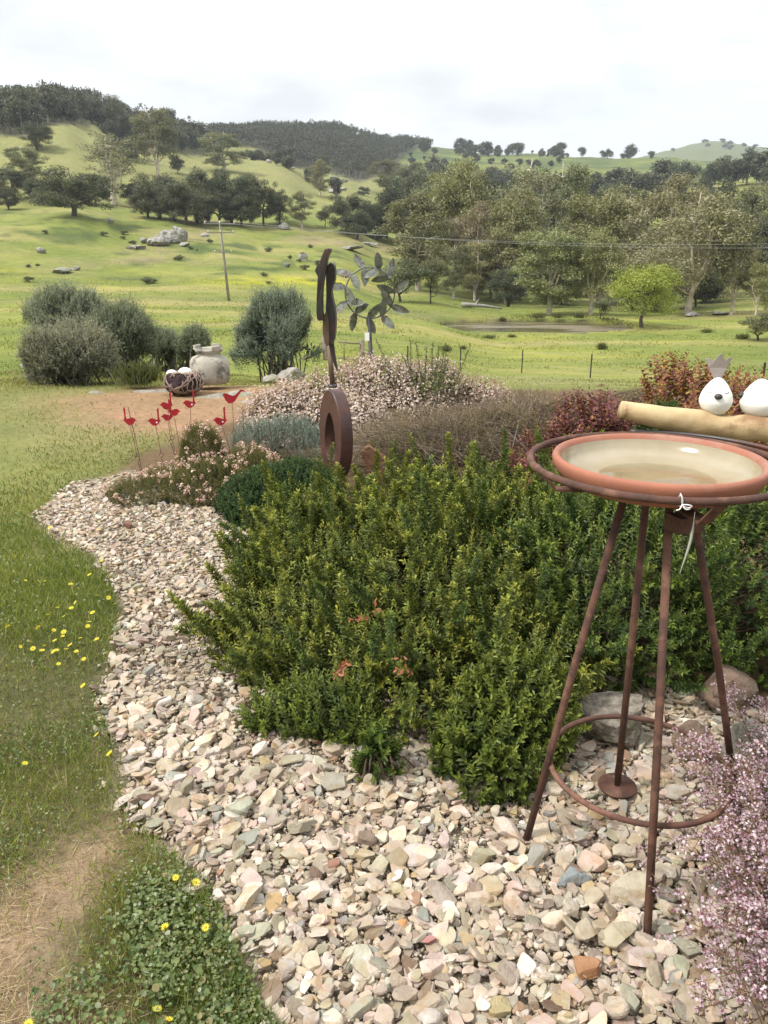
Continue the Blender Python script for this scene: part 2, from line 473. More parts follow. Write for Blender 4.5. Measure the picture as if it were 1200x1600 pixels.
for cx in sorted(PROF):
    r = ray(cx, 379)
    AZC.append(math.atan2(r[0], r[1]))
    ds, zs = [0.2, 3, 6, 9.0, 9.8], [0.0, 0.0, 0.0, 0.0, -0.03]
    for d, y in PROF[cx]:
        # the row's ray in the vertical plane of this bearing
        a = AZC[-1]
        # solve for the direction in this bearing whose picture row is y
        lo, hi = -0.8, 0.8
        for _ in range(50):
            mid = (lo + hi) / 2
            yy = project(np.array([math.sin(a) * 100, math.cos(a) * 100, H_EYE + 100 * mid]))[1]
            if yy > y: lo = mid
            else: hi = mid
        ds.append(d); zs.append(H_EYE + d * lo)
    e = (np.array(zs) - H_EYE) / np.array(ds)
    ei = np.interp(np.log(DG), np.log(ds), e)
    k = np.exp(-0.5 * (np.arange(-9, 10) / 3.2) ** 2); k /= k.sum()
    es = np.convolve(np.pad(ei, 9, mode='edge'), k, 'valid')
    zz = H_EYE + DG * es
    w = np.clip((np.log(DG) - math.log(7.5)) / 0.35, 0, 1)
    ZC.append(zz * w)
AZC = np.array(AZC); ZC = np.array(ZC)

POND = gp(838, 510.5, -6.55)
POND_Z = -6.55
PA, PB = 8.7, 5.4

def ground(X, Y):
    X = np.asarray(X, float); Y = np.asarray(Y, float)
    d = np.hypot(X, Y); a = np.arctan2(X, Y)
    a = np.clip(a, AZC[0], AZC[-1])
    i = np.clip(np.searchsorted(AZC, a) - 1, 0, len(AZC) - 2)
    f = (a - AZC[i]) / (AZC[i + 1] - AZC[i]); f = f * f * (3 - 2 * f)
    ld = (np.log(np.clip(d, 0.26, 4400)) - math.log(0.25)) / (math.log(4500) - math.log(0.25)) * (len(DG) - 1)
    j = np.clip(ld.astype(int), 0, len(DG) - 2); g = ld - j
    z0 = ZC[i, j] * (1 - g) + ZC[i, j + 1] * g
    z1 = ZC[i + 1, j] * (1 - g) + ZC[i + 1, j + 1] * g
    z = z0 * (1 - f) + z1 * f
    # small relief
    w = np.clip((d - 9) / 30, 0, 1)
    z = z + w * np.minimum(d, 300) * 0.006 * fbm(X / 14, Y / 14, 0, 3, 5) + np.clip((d - 60) / 300, 0, 1) * d * 0.004 * fbm(X / 90, Y / 90, 0, 4, 9)
    z = z + 0.02 * fbm(X * 0.9, Y * 0.9, 0, 3, 2) * np.clip((d - 2) / 3, 0, 1)
    # far hill on the right
    az = np.arctan2(X, Y); hz = math.atan2(*ray(1110, 225)[:2])
    z = z + 44 * np.exp(-((az - hz) / 0.062) ** 2 - ((d - 2500) / 350) ** 2) + 28 * np.exp(-((az - hz - 0.12) / 0.09) ** 2 - ((d - 2700) / 380) ** 2)
    # pond basin with a low bank
    r = np.sqrt(((X - POND[0]) / PA) ** 2 + ((Y - POND[1]) / PB) ** 2) * (1 + 0.09 * vnoise(X / 3.0, Y / 3.0, 0, 7))
    back = np.clip((Y - POND[1]) / PB, -1, 1)
    bank = POND_Z + 0.12 + 0.42 * np.clip(back + 0.25, 0, 1)
    t = np.clip((r - 1.0) / 0.18, 0, 1)
    t2 = np.clip((1.9 - r) / 0.7, 0, 1); t2 = t2 * t2 * (3 - 2 * t2)
    inside = POND_Z - 0.5 + (0.5 + bank - POND_Z) * t
    z = np.where(r < 1.9, z * (1 - t2) + inside * t2, z)
    return z

def hit(x, y, dmin=8.0, dmax=3500):
    """first ground point met by the picture ray"""
    r = ray(x, y); r = r / math.hypot(r[0], r[1])
    ds = np.exp(np.linspace(math.log(dmin), math.log(dmax), 1500))
    P = EYE + ds[:, None] * r
    under = P[:, 2] < ground(P[:, 0], P[:, 1])
    k = int(np.argmax(under)) if under.any() else len(ds) - 1
    if k == 0: return P[0]
    lo, hi = ds[k - 1], ds[k]
    for _ in range(25):
        mid = (lo + hi) / 2
        p = EYE + mid * r
        if p[2] < ground(p[0], p[1]): hi = mid
        else: lo = mid
    return EYE + hi * r

def at(x, d, y=300):
    """ground point at horizontal distance d on the bearing of column x"""
    r = ray(x, y); a = math.atan2(r[0], r[1])
    X, Y = math.sin(a) * d, math.cos(a) * d
    return np.array([X, Y, float(ground(X, Y))])

# outline of the stone path on the level garden ground (picture corners laid on z = 0)
PATH_PX = [(62, 818), (75, 785), (120, 757), (200, 738), (300, 745), (420, 790), (470, 860), (480, 960), (600, 1080), (760, 1120), (900, 1080), (1000, 1060), (1150, 1090), (1350, 1150), (1500, 1300), (1500, 1750), (520, 1750),
           (455, 1640), (405, 1560), (365, 1480), (330, 1395), (262, 1335), (215, 1275), (190, 1215), (176, 1140), (170, 1080), (182, 1010), (186, 950), (172, 900), (140, 868), (90, 845)]
PATH = [gp(x, y)[:2] for x, y in PATH_PX]
DIRT_PX = [(-200, 1430), (0, 1400), (90, 1330), (190, 1265), (235, 1290), (205, 1345), (170, 1400), (120, 1470), (100, 1530), (180, 1600), (200, 1800), (-300, 1800), (-260, 1520)]
DIRT = [gp(x, y)[:2] for x, y in DIRT_PX]
BED_PX = [(165, 742), (240, 700), (360, 655), (420, 625), (560, 605), (800, 607), (1300, 608), (1600, 700), (1600, 1150), (1150, 1110), (900, 1150), (600, 1150), (400, 900), (420, 800), (250, 770)]
BED = [gp(x, y)[:2] for x, y in BED_PX]
BROWN_PX = [(130, 612), (200, 596), (330, 592), (480, 596), (480, 640), (420, 700), (330, 690), (230, 660), (150, 640)]
BROWN = [gp(x, y)[:2] for x, y in BROWN_PX]

def soft_in(X, Y, poly, w):
    """about 1 inside, 0 outside, wobbling edge of width w"""
    s = 0
    for k, (dx, dy) in enumerate(((0, 0), (1, 0), (-1, 0), (0, 1), (0, -1))):
        jx = w * (dx + 1.2 * vnoise(X / (w * 3), Y / (w * 3), 0, 31)); jy = w * (dy + 1.2 * vnoise(X / (w * 3), Y / (w * 3), 5, 37))
        s = s + inpoly(X + jx, Y + jy, poly)
    return s / 5.0

def lerp(a, b, t):
    t = np.asarray(t)[..., None]
    return np.asarray(a) * (1 - t) + np.asarray(b) * t

def blob(px, py, cx, cy, rx, ry, soft=0.4):
    r = np.sqrt(((px - cx) / rx) ** 2 + ((py - cy) / ry) ** 2)
    return np.clip((1 + soft - r) / (2 * soft), 0, 1)

def forest_edge(px):
    return np.interp(px, [-600, 0, 40, 70, 160, 185, 215, 255, 320, 345, 400, 450, 500, 560, 600, 640, 700, 760], [212, 212, 216, 196, 195, 226, 232, 236, 244, 226, 232, 262, 268, 284, 272, 236, 222, 215])

def ground_colour(X, Y, Z):
    d = np.hypot(X, Y)
    px, py, dep = project(np.stack([X, Y, Z], -1))
    px = np.where(np.isnan(px), -9999, px); py = np.where(np.isnan(py), 9999, py)
    n1 = fbm(X / 9, Y / 9, 0, 4, 11); n2 = fbm(X / 30, Y / 30, 0, 3, 17); n3 = fbm(X / 2.2, Y / 2.2, 0, 4, 23)
    green = lerp((0.128, 0.155, 0.034), (0.203, 0.215, 0.052), np.clip(0.5 + n1, 0, 1))
    dry = np.array((0.30, 0.25, 0.105))
    # far paddocks: stripes of drier grass across the slope
    m = np.clip(0.12 + 1.5 * fbm(X / 26, Y / 9, 0, 4, 41) - 0.12, 0, 0.75)
    c = lerp(green, dry, m * (d > 25))
    c = lerp(c, (0.085, 0.112, 0.026), np.clip(1.5 * n2 - 0.15, 0, 0.6) * (d > 20))
    c = lerp(c, (0.058, 0.084, 0.024), np.clip(3.0 * fbm(X / 6, Y / 6, 2, 4, 29) - .22, 0, 0.85) * (px < 640) * np.clip((d - 105) / 30, 0, 1) * (d < 240))
    # flowering capeweed band, and its lesser patches
    yl = np.maximum(blob(px, py, 480, 440, 170, 9) * 0.75, 0.28 * np.clip(2 * fbm(X / 12, Y / 5, 3, 3, 61), 0, 1) * ((py > 415) & (py < 560)))
    c = lerp(c, (0.36, 0.33, 0.022), yl * np.clip(0.55 + 1.3 * n3, 0, 1))
    # upper slopes are paler
    c = lerp(c, (0.21, 0.20, 0.085), np.clip((345 - py) / 50, 0, 1) * 0.75 * (px < 640))
    c = lerp(c, (0.072, 0.098, 0.034), ((d > 560) & (px > 600) & (d < 1900)) * np.clip(0.75 + n2, 0, 1))
    c = lerp(c, (0.11, 0.125, 0.06), (d > 1900) * 0.9)
    # bare earth on the slope
    for bx, by, rx, ry, w in ((300, 365, 60, 10, .6), (520, 375, 75, 9, .75), (600, 388, 60, 8, .6), (330, 410, 40, 6, .5), (100, 418, 60, 14, .35), (205, 408, 55, 6, .5), (240, 392, 50, 14, .4), (760, 500, 40, 5, .5), (600, 495, 150, 10, .28), (250, 470, 200, 10, .2)):
        c = lerp(c, (0.25, 0.19, 0.115), 1.25 * w * blob(px, py, bx, by, rx, ry) * np.clip(0.6 + 1.2 * n3, 0, 1) * (d > 60))
    # forest floor
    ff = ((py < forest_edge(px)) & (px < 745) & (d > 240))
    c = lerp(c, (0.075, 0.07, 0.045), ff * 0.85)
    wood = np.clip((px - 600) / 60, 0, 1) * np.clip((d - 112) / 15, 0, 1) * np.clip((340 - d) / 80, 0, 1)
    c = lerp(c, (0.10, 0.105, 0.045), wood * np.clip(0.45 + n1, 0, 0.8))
    # pond mud
    r = np.sqrt(((X - POND[0]) / PA) ** 2 + ((Y - POND[1]) / PB) ** 2) * (1 + 0.09 * vnoise(X / 3.0, Y / 3.0, 0, 7))
    c = lerp(c, (0.075, 0.06, 0.035), np.clip((1.16 - r) / 0.06, 0, 1) * 0.95)
    # house lawn (nearer than about 22 m)
    lawn = lerp((0.125, 0.15, 0.038), (0.21, 0.195, 0.075), np.clip(0.45 + 0.9 * n3 + 0.5 * n1, 0, 1))
    near = np.clip((14 - d) / 5, 0, 1)
    c = lerp(c, lawn, near)
    mown = ((d >= 12) & (d < 34) & (px > 640))
    c = lerp(c, (0.22, 0.215, 0.085), mown * np.clip(0.75 + n1, 0, 1) * np.clip((34 - d) / 3, 0, 1))
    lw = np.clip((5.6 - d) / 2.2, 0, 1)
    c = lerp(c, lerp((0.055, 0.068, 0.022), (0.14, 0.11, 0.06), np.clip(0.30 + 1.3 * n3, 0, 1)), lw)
    c = lerp(c, (0.23, 0.185, 0.10), blob(px, py, 150, 660, 170, 45, 0.6) * 0.85 * np.clip(.7 + n3, 0, 1) * (d < 14))
    c = lerp(c, (0.31, 0.185, 0.115), soft_in(X, Y, BROWN, 0.35) * np.clip(0.95 + n3, 0, 1))
    c = lerp(c, (0.13, 0.085, 0.05), soft_in(X, Y, BED, 0.12))
    c = lerp(c, lerp((0.30, 0.205, 0.14), (0.20, 0.14, 0.09), np.clip(.5 + 1.5 * fbm(X * 6, Y * 6, 0, 4, 77), 0, 1)), soft_in(X, Y, DIRT, 0.06) * 0.92)
    c = lerp(c, (0.40, 0.32, 0.245), soft_in(X, Y, PATH, 0.035))
    return c

def ground_material():
    m, t, o = nodes('ground_cover')
    a = t.nodes.new("ShaderNodeVertexColor"); a.layer_name = "Col"
    geo = t.nodes.new("ShaderNodeNewGeometry").outputs["Position"]
    f1 = noise_n(t, 0.55, 8, 0.7, geo, 0.3, 0.7)
    f2 = noise_n(t, 14, 6, 0.7, geo, 0.3, 0.7)
    f3 = noise_n(t, 160, 3, 0.7, geo, 0.3, 0.7)
    c = mixc(t, a.outputs[0], mixc(t, (0.72, 0.78, 0.72), (1.22, 1.18, 1.15), f1), 1.0, 'MULTIPLY')
    c = mixc(t, c, mixc(t, (0.75, 0.78, 0.75), (1.22, 1.2, 1.2), f2), 1.0, 'MULTIPLY')
    c = mixc(t, c, mixc(t, (0.7, 0.7, 0.7), (1.25, 1.25, 1.25), f3), 1.0, 'MULTIPLY')
    p = t.nodes.new("ShaderNodeBsdfPrincipled")
    t.links.new(c, p.inputs["Base Color"]); p.inputs["Roughness"].default_value = 0.95; p.inputs["Specular IOR Level"].default_value = 0.15
    b = t.nodes.new("ShaderNodeBump"); b.inputs["Strength"].default_value = 0.6; b.inputs["Distance"].default_value = 0.02
    t.links.new(f2, b.inputs["Height"]); t.links.new(b.outputs[0], p.inputs["Normal"])
    t.links.new(p.outputs[0], o.inputs[0])
    return m

def build_ground():
    az = np.concatenate([np.linspace(-math.pi, -0.95, 60, endpoint=False), np.linspace(-0.95, 0.95, 560), np.linspace(0.95, math.pi, 60)[1:]])
    ds = np.concatenate([[0.0], np.exp(np.linspace(math.log(0.35), math.log(4400), 470))])
    A, D = np.meshgrid(az, ds, indexing='ij')
    X, Y = np.sin(A) * D, np.cos(A) * D
    Z = ground(X, Y)
    Z = Z - 0.012 * soft_in(X, Y, PATH, 0.03) * (D < 12)
    V = np.stack([X, Y, Z], -1).reshape(-1, 3)
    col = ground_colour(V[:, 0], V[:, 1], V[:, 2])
    na, nd = A.shape
    i = np.arange(na - 1)[:, None] * nd; j = np.arange(nd - 1)[None, :]
    F = np.stack([i + j, i + j + 1, i + nd + j + 1, i + nd + j], -1).reshape(-1, 4)[:, ::-1]
    b = MB(); b.add(V, F, col)
    o = b.obj('ground', ground_material(), smooth=True)
    tag(o, kind='structure')
    return o
build_ground()

def build_pond():
    m, t, o = nodes('pond_water')
    p = t.nodes.new("ShaderNodeBsdfPrincipled")
    p.inputs["Base Color"].default_value = (0.062, 0.050, 0.026, 1); p.inputs["Roughness"].default_value = 0.05; p.inputs["IOR"].default_value = 1.33
    b = t.nodes.new("ShaderNodeBump"); b.inputs["Strength"].default_value = 0.3; b.inputs["Distance"].default_value = 0.08
    g = t.nodes.new("ShaderNodeNewGeometry").outputs["Position"]
    mp = t.nodes.new("ShaderNodeMapping"); mp.inputs[3].default_value = (0.5, 2.2, 1)
    t.links.new(g, mp.inputs[0])
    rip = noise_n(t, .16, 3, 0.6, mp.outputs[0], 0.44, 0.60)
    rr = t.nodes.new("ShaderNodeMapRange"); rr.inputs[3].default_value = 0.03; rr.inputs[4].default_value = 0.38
    t.links.new(mixc(t, (0.060, 0.048, 0.022), (0.15, 0.122, 0.07), rip), p.inputs["Base Color"])  # paler base colour in the ripple patches stands in for reflected sky
    t.links.new(rip, rr.inputs[0]); t.links.new(rr.outputs[0], p.inputs["Roughness"])
    t.links.new(noise_n(t, 1.4, 4, 0.6, mp.outputs[0], 0.2, 0.8), b.inputs["Height"]); t.links.new(b.outputs[0], p.inputs["Normal"])
    t.links.new(p.outputs[0], o.inputs[0])
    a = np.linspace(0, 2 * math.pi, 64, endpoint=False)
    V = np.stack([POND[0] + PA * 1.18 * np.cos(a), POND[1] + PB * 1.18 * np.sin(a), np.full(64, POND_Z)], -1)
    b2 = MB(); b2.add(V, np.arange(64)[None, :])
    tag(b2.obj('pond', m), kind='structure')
build_pond()

# ------------------------------------------------------------------ stones of the path
STONE_COLS = np.array([(0.50, 0.445, 0.375), (0.44, 0.385, 0.31), (0.39, 0.35, 0.275), (0.54, 0.475, 0.42), (0.485, 0.40, 0.355), (0.38, 0.335, 0.285), (0.55, 0.52, 0.47), (0.335, 0.33, 0.275),
                       (0.45, 0.39, 0.36), (0.27, 0.225, 0.18), (0.20, 0.145, 0.115), (0.34, 0.23, 0.165), (0.31, 0.315, 0.305), (0.60, 0.575, 0.54), (0.44, 0.36, 0.23)])
STONE_W = np.array([14, 13, 11, 12, 8, 10, 9, 7, 7, 5, 1.6, 1.2, 2.5, 4, 1.4]); STONE_W = STONE_W / STONE_W.sum()

def stone_cloud(rng, P, size, lib, tilt=0.35, zoff=0.25):
    """many stones as one mesh; P (n,3), size (n,)"""
    n = len(P)
    which = rng.integers(0, len(lib), n)
    b = MB()
    cols = STONE_COLS[rng.choice(len(STONE_COLS), n, p=STONE_W)] * rng.uniform(0.70, 1.02, (n, 1)) * np.array([1.03, 1.0, .95]) * rng.normal(1, 0.025, (n, 3))
    az = rng.uniform(0, 2 * math.pi, n); tx = rng.normal(0, tilt, n); ty = rng.normal(0, tilt, n)
    ca, sa = np.cos(az), np.sin(az)
    for w in range(len(lib)):
        k = np.where(which == w)[0]
        if not len(k): continue
        V0, F0 = lib[w]
        V = V0[None] * size[k][:, None, None] * 0.5
        x = V[..., 0] * ca[k][:, None] - V[..., 1] * sa[k][:, None]
        y = V[..., 0] * sa[k][:, None] + V[..., 1] * ca[k][:, None]
        z = V[..., 2] + x * tx[k][:, None] + y * ty[k][:, None]
        Vw = np.stack([x, y, z], -1) + P[k][:, None, :]
        Vw[..., 2] += (size[k] * zoff)[:, None]
        F = F0[None] + (np.arange(len(k)) * len(V0))[:, None, None]
        b.add(Vw.reshape(-1, 3), F.reshape(-1, 3), np.repeat(cols[k], len(V0), 0))
    return b

def build_gravel():
    rng = np.random.default_rng(4)
    lib_hi = [stone_shape(rng, 3, int(rng.integers(6, 11)), rng.uniform(0.26, 0.56), 0.012, 1.0 if q % 5 else 0.3) for q in range(24)]
    lib_lo = [stone_shape(rng, 2, int(rng.integers(5, 9)), rng.uniform(0.28, 0.65), 0.0, 1.0 if q % 5 else 0.3) for q in range(16)]
    lib_min = [stone_shape(rng, 1, int(rng.integers(6, 10)), rng.uniform(0.5, 0.8), 0.0) for _ in range(5)]
    path = np.array(PATH)
    lo, hi = path.min(0), path.max(0)
    hi = np.minimum(hi, [2.3, 9]); 
    def scatter(n, size_fn, dmin, dmax, dens=None):
        XY = rng.uniform(lo, hi, (n * 6, 2))
        d = np.hypot(XY[:, 0], XY[:, 1])
        jx = 0.06 * vnoise(XY[:, 0] * 5, XY[:, 1] * 5, 0, 71) + rng.normal(0, .022, len(XY)); jy = 0.06 * vnoise(XY[:, 0] * 5, XY[:, 1] * 5, 4, 72) + rng.normal(0, .022, len(XY))
        px, py, _ = project(np.concatenate([XY, np.zeros((len(XY), 1))], 1))
        k = inpoly(XY[:, 0] + jx, XY[:, 1] + jy, PATH) & (d > dmin) & (d < dmax) & (px > -100) & (px < 1500)
        XY = XY[k]
        return XY[:n]
    out = []
    # (number, min size, max size, nearest, farthest, base height, library)
    layers = [(42000, 0.005, 0.016, 1.0, 4.2, 0.002, lib_min), (15000, 0.016, 0.030, 1.0, 7.5, 0.003, lib_lo), (8500, 0.024, 0.044, 1.0, 7.5, 0.006, lib_lo), (3000, 0.034, 0.060, 1.0, 3.8, 0.008, lib_hi), (620, 0.052, 0.080, 1.0, 3.2, 0.010, lib_hi), (50, 0.075, 0.092, 1.0, 2.6, 0.010, lib_hi)]
    B = MB()
    for n, s0, s1, d0, d1, z0, lib in layers:
        XY = scatter(n, None, d0, d1)
        # finer, barer drifts here and there
        drift = fbm(XY[:, 0] * 1.6, XY[:, 1] * 1.6, 0, 3, 83)
        keep = (drift < 0.22) | (rng.random(len(XY)) < (0.9 if s1 < 0.036 else 0.25))
        XY = XY[keep]
        sz = s0 + (s1 - s0) * rng.random(len(XY)) ** 1.8
        P = np.stack([XY[:, 0], XY[:, 1], z0 + rng.uniform(0, 0.008, len(XY))], -1)
        c = stone_cloud(rng, P, sz, lib, 0.3, 0.14)
        off = B.n
        for v, col in zip(c.V, c.C): B.V.append(v); B.C.append(col)
        for f in c.F: B.F.append(f + off); B.M.append(0)
        B.n += c.n
    # strays along the edge
    o = B.obj('gravel', M['stone'])
    tag(o, kind='stuff')
build_gravel()

def build_litter():
    rng = np.random.default_rng(14)
    path = np.array(PATH); lo, hi = path.min(0), np.minimum(path.max(0), [2.2, 7])
    XY = rng.uniform(lo, hi, (9000, 2)); XY = XY[inpoly(XY[:, 0], XY[:, 1], PATH)]
    near = np.array([[-.25, 2.6], [.1, 2.3], [.45, 2.15], [.9, 2.4], [1.2, 1.5], [-.45, 2.9], [-.9, 4.6]])
    dd = np.sqrt(((XY[:, None] - near[None]) ** 2).sum(-1)).min(1)
    XY = XY[rng.random(len(XY)) < .05 + .55 * np.exp(-(dd / .28) ** 2)]
    n = len(XY); B = MB()
    Nn = nrm(np.stack([rng.normal(0, .45, n), rng.normal(0, .45, n), np.ones(n)], -1)); D = nrm(np.cross(Nn, nrm(rng.normal(size=(n, 3)))))
    pal = np.array([(.26, .17, .09), (.17, .10, .055), (.36, .25, .12), (.12, .08, .05), (.40, .26, .08)])
    col = pal[rng.choice(5, n, p=[.33, .27, .2, .15, .05])] * rng.normal(1, .12, (n, 1))
    z = rng.uniform(.022, .045, n)
    thin = rng.random(n) < .45
    L = np.where(thin, rng.uniform(.02, .07, n), rng.uniform(.010, .026, n)); w = np.where(thin, .0022, L * .42)
    B.add(*leaf_batch(rng, np.stack([XY[:, 0], XY[:, 1], z], -1), D, Nn, L, w, np.clip(col, .01, 1), .15, False, .15))
    tag(B.obj('leaf_litter', M['twig']), kind='stuff')

# larger stones that stand out from the gravel, each a thing (column, row, width px, height factor, colour, heading, label)
SPECIAL_STONES = [
 (893, 1372, 66, .55, (0.25, 0.28, 0.29), 0.3, "blue-grey flat angular stone between the left and front legs of the birdbath stand"),
 (838, 1338, 64, .85, (0.30, 0.29, 0.26), 1.2, "upright dark grey wedge of stone beside the foot of the stand's left leg"),
 (795, 1300, 74, .6, (0.55, 0.47, 0.41), -0.8, "long pale pink-cream stone leaning just left of the stand's left leg"),
 (650, 1332, 68, .5, (0.50, 0.44, 0.41), 0.25, "pale mauve pointed stone with ridged top in the middle of the path"),
 (560, 1498, 72, .35, (0.47, 0.46, 0.37), 0.0, "broad flat greenish grey slab of stone in the lower path"),
 (670, 1515, 54, .8, (0.55, 0.44, 0.385), 0.4, "smooth rounded pink stone in the lower path"),
 (622, 1370, 34, .7, (0.66, 0.63, 0.58), 1.1, "small bright white stone standing on end in the path"),
 (1000, 1490, 92, .4, (0.50, 0.42, 0.385), 0.15, "flat pale pink stone lying against the foot of the stand's front leg"),
 (972, 1455, 86, .75, (0.40, 0.36, 0.265), 0.5, "bulky olive-tan stone just left of the foot of the front leg"),
 (918, 1452, 64, .7, (0.42, 0.36, 0.28), 1.4, "blocky tan stone second to the left of the front leg's foot"),
 (868, 1435, 54, .8, (0.56, 0.48, 0.39), 0.1, "rounded cream stone with a crazed surface below the blue-grey stone"),
 (522, 1224, 56, .4, (0.34, 0.315, 0.26), -0.15, "grey-brown slab at the lower edge of the big green shrub"),
 (488, 1392, 70, .4, (0.60, 0.52, 0.45), 0.75, "long narrow cream stone lying aslant in the path"),
 (403, 1405, 48, .4, (0.46, 0.46, 0.43), 0.1, "flat pale grey stone with a straight edge near the path's left side"),
 (263, 1366, 28, .9, (0.42, 0.36, 0.22), 0.0, "round ochre pebble at the edge of the weeds"),
 (340, 1398, 32, .6, (0.60, 0.55, 0.49), 0.4, "white rounded stone on the edge of the weeds beside yellow flowers"),
 (213, 1172, 36, .6, (0.62, 0.54, 0.47), 0.3, "white egg-shaped stone at the lawn edge of the path"),
 (916, 1508, 60, .45, (0.36, 0.20, 0.11), -1.0, "rust-orange streaked stone pointing towards the camera in the lower path"),
 (988, 1392, 90, .4, (0.46, 0.41, 0.32), 0.0, "large cream stone with a brown band behind the front leg"),
 (690, 1440, 0, 0, None, 0, None),
 (628, 1440, 24, .5, (0.50, 0.27, 0.12), 0.1, "small bright orange stone in the middle of the path"),
 (522, 1350, 30, .6, (0.27, 0.15, 0.11), 0.4, "dark red-brown stone in the middle of the path"),
 (670, 1467, 28, .6, (0.38, 0.20, 0.185), 0.2, "small dusky red stone in the lower path"),
 (265, 1272, 0, 0, None, 0, None),
 (273, 1220, 44, .5, (0.56, 0.48, 0.45), 0.1, "large pale pink stone near the lawn side of the path"),
 (310, 1105, 30, .6, (0.52, 0.51, 0.42), 0.9, "pale green-white angular stone left of the big green shrub"),
 (455, 1335, 42, .5, (0.40, 0.36, 0.27), -0.4, "olive-tan angular stone beside a pale blue one in the path"),
 (473, 1332, 22, .5, (0.46, 0.50, 0.50), 0.8, "small pale blue stone touching an olive-tan one"),
 (755, 1338, 50, .55, (0.36, 0.34, 0.24), -0.1, "olive-green block of stone left of the stand"),
 (770, 1358, 46, .5, (0.52, 0.47, 0.42), 0.2, "smooth pale grey stone below the olive-green block"),
 (727, 1380, 36, .5, (0.56, 0.56, 0.57), 1.0, "white-blue triangular flat stone left of the stand"),
 (200, 820, 20, .6, (0.20, 0.115, 0.09), 0.1, "dark red-brown stone lying alone on the far bend of the path"),
 (700, 1186, 0, 0, None, 0, None),
 (1120, 1248, 70, .2, (0.42, 0.42, 0.36), 1.9, "long thin grey-green shard on the ground inside the lower ring"),
 (1060, 1235, 62, .3, (0.46, 0.42, 0.36), 0.2, "flat pinkish slab on the ground inside the lower ring"),
 (1060, 1290, 60, .35, (0.40, 0.38, 0.29), 0.4, "rounded olive slab under the front rim of the lower ring"),
 (1022, 1275, 70, .25, (0.48, 0.46, 0.40), -0.7, "long pale slab lying under the front rim of the lower ring"),
]
def build_special_stones():
    rng = np.random.default_rng(8)
    for x, y, w, fl, col, az, lab in SPECIAL_STONES:
        if not lab: continue
        p = gp(x, y, 0.03)
        dep = project(p)[2]
        size = w * .9 * dep / FPX; col = np.array(col) * .88
        V, F = stone_shape(rng, 4, 10, fl * .8, 0.02, .8)
        V = V.copy(); V[:, 2] -= 0.0
        b = MB(); b.add(rotz(V * size * 0.5, az), F, np.broadcast_to(np.array(col), (len(V), 3)))
        hh = V[:, 2].max() * size * 0.5
        o = b.obj('stone', M['stone'], loc=(p[0], p[1], 0.022 + hh * 0.55))
        o.rotation_euler = (rng.normal(0, .12), rng.normal(0, .12), 0)
        tag(o, lab, 'stone', 'larger loose stones on the path')
build_special_stones()

# garden rocks (column, row of base, width px, height px, depth ratio, material, name, label)
def rock_at(P, w, h, dy, mat, label, seed, name='rock', rz=0.0, cuts=10, sink=0.25, rough=0.06, group=None, sub=4):
    rng = np.random.default_rng(seed)
    V, F = stone_shape(rng, sub, cuts, 1.0, rough)
    V = V / np.abs(V).max(0) * np.array([w / 2, dy / 2, h / (1 + (1 - 2 * sink)) ])
    V = V + nrm(V) * (0.05 * min(w, h) * fbm(V[:, 0] * 9 / w + seed, V[:, 1] * 9 / w, V[:, 2] * 9 / w, 3, seed))[:, None]
    b = MB(); b.add(rotz(V, rz), F)
    zc = h - V[:, 2].max()
    o = b.obj(name, M[mat], loc=(P[0], P[1], P[2] + zc), smooth=False)
    tag(o, label, 'rock', group)
    return o

def garden_rocks():
    def px_rock(x, yb, wpx, hpx, z, mat, label, seed, ratio=0.8, **k):
        P = gp(x, yb, z); dep = project(P)[2]
        w, h = wpx * dep / FPX, hpx * dep / FPX
        P = P + np.array([0, w * ratio * 0.4, 0])
        rock_at(P, w, h, w * ratio, mat, label, seed, **k)
    px_rock(966, 1188, 132, 84, 0.0, 'granite_fine', "speckled granite boulder behind the back leg of the birdbath stand", 3)
    px_rock(1082, 1205, 66, 78, 0.0, 'brown_rock', "red-brown split rock between the granite boulder and the right leg", 5)
    px_rock(1175, 1250, 110, 130, 0.0, 'granite', "tan sandstone block beside the stand's right leg", 6)
    px_rock(1140, 1125, 110, 70, 0.0, 'brown_rock', "dark shaded rock in the shrub's shadow behind the right leg", 7)
    px_rock(707, 1204, 44, 42, 0.0, 'ochre_rock', "thin pinkish slab of stone poking from under the green shrub", 9, ratio=0.5, cuts=7)
    px_rock(592, 760, 58, 62, 0.0, 'ochre_rock', "orange-brown pointed rock beside the oval steel sculpture", 11)
garden_rocks()

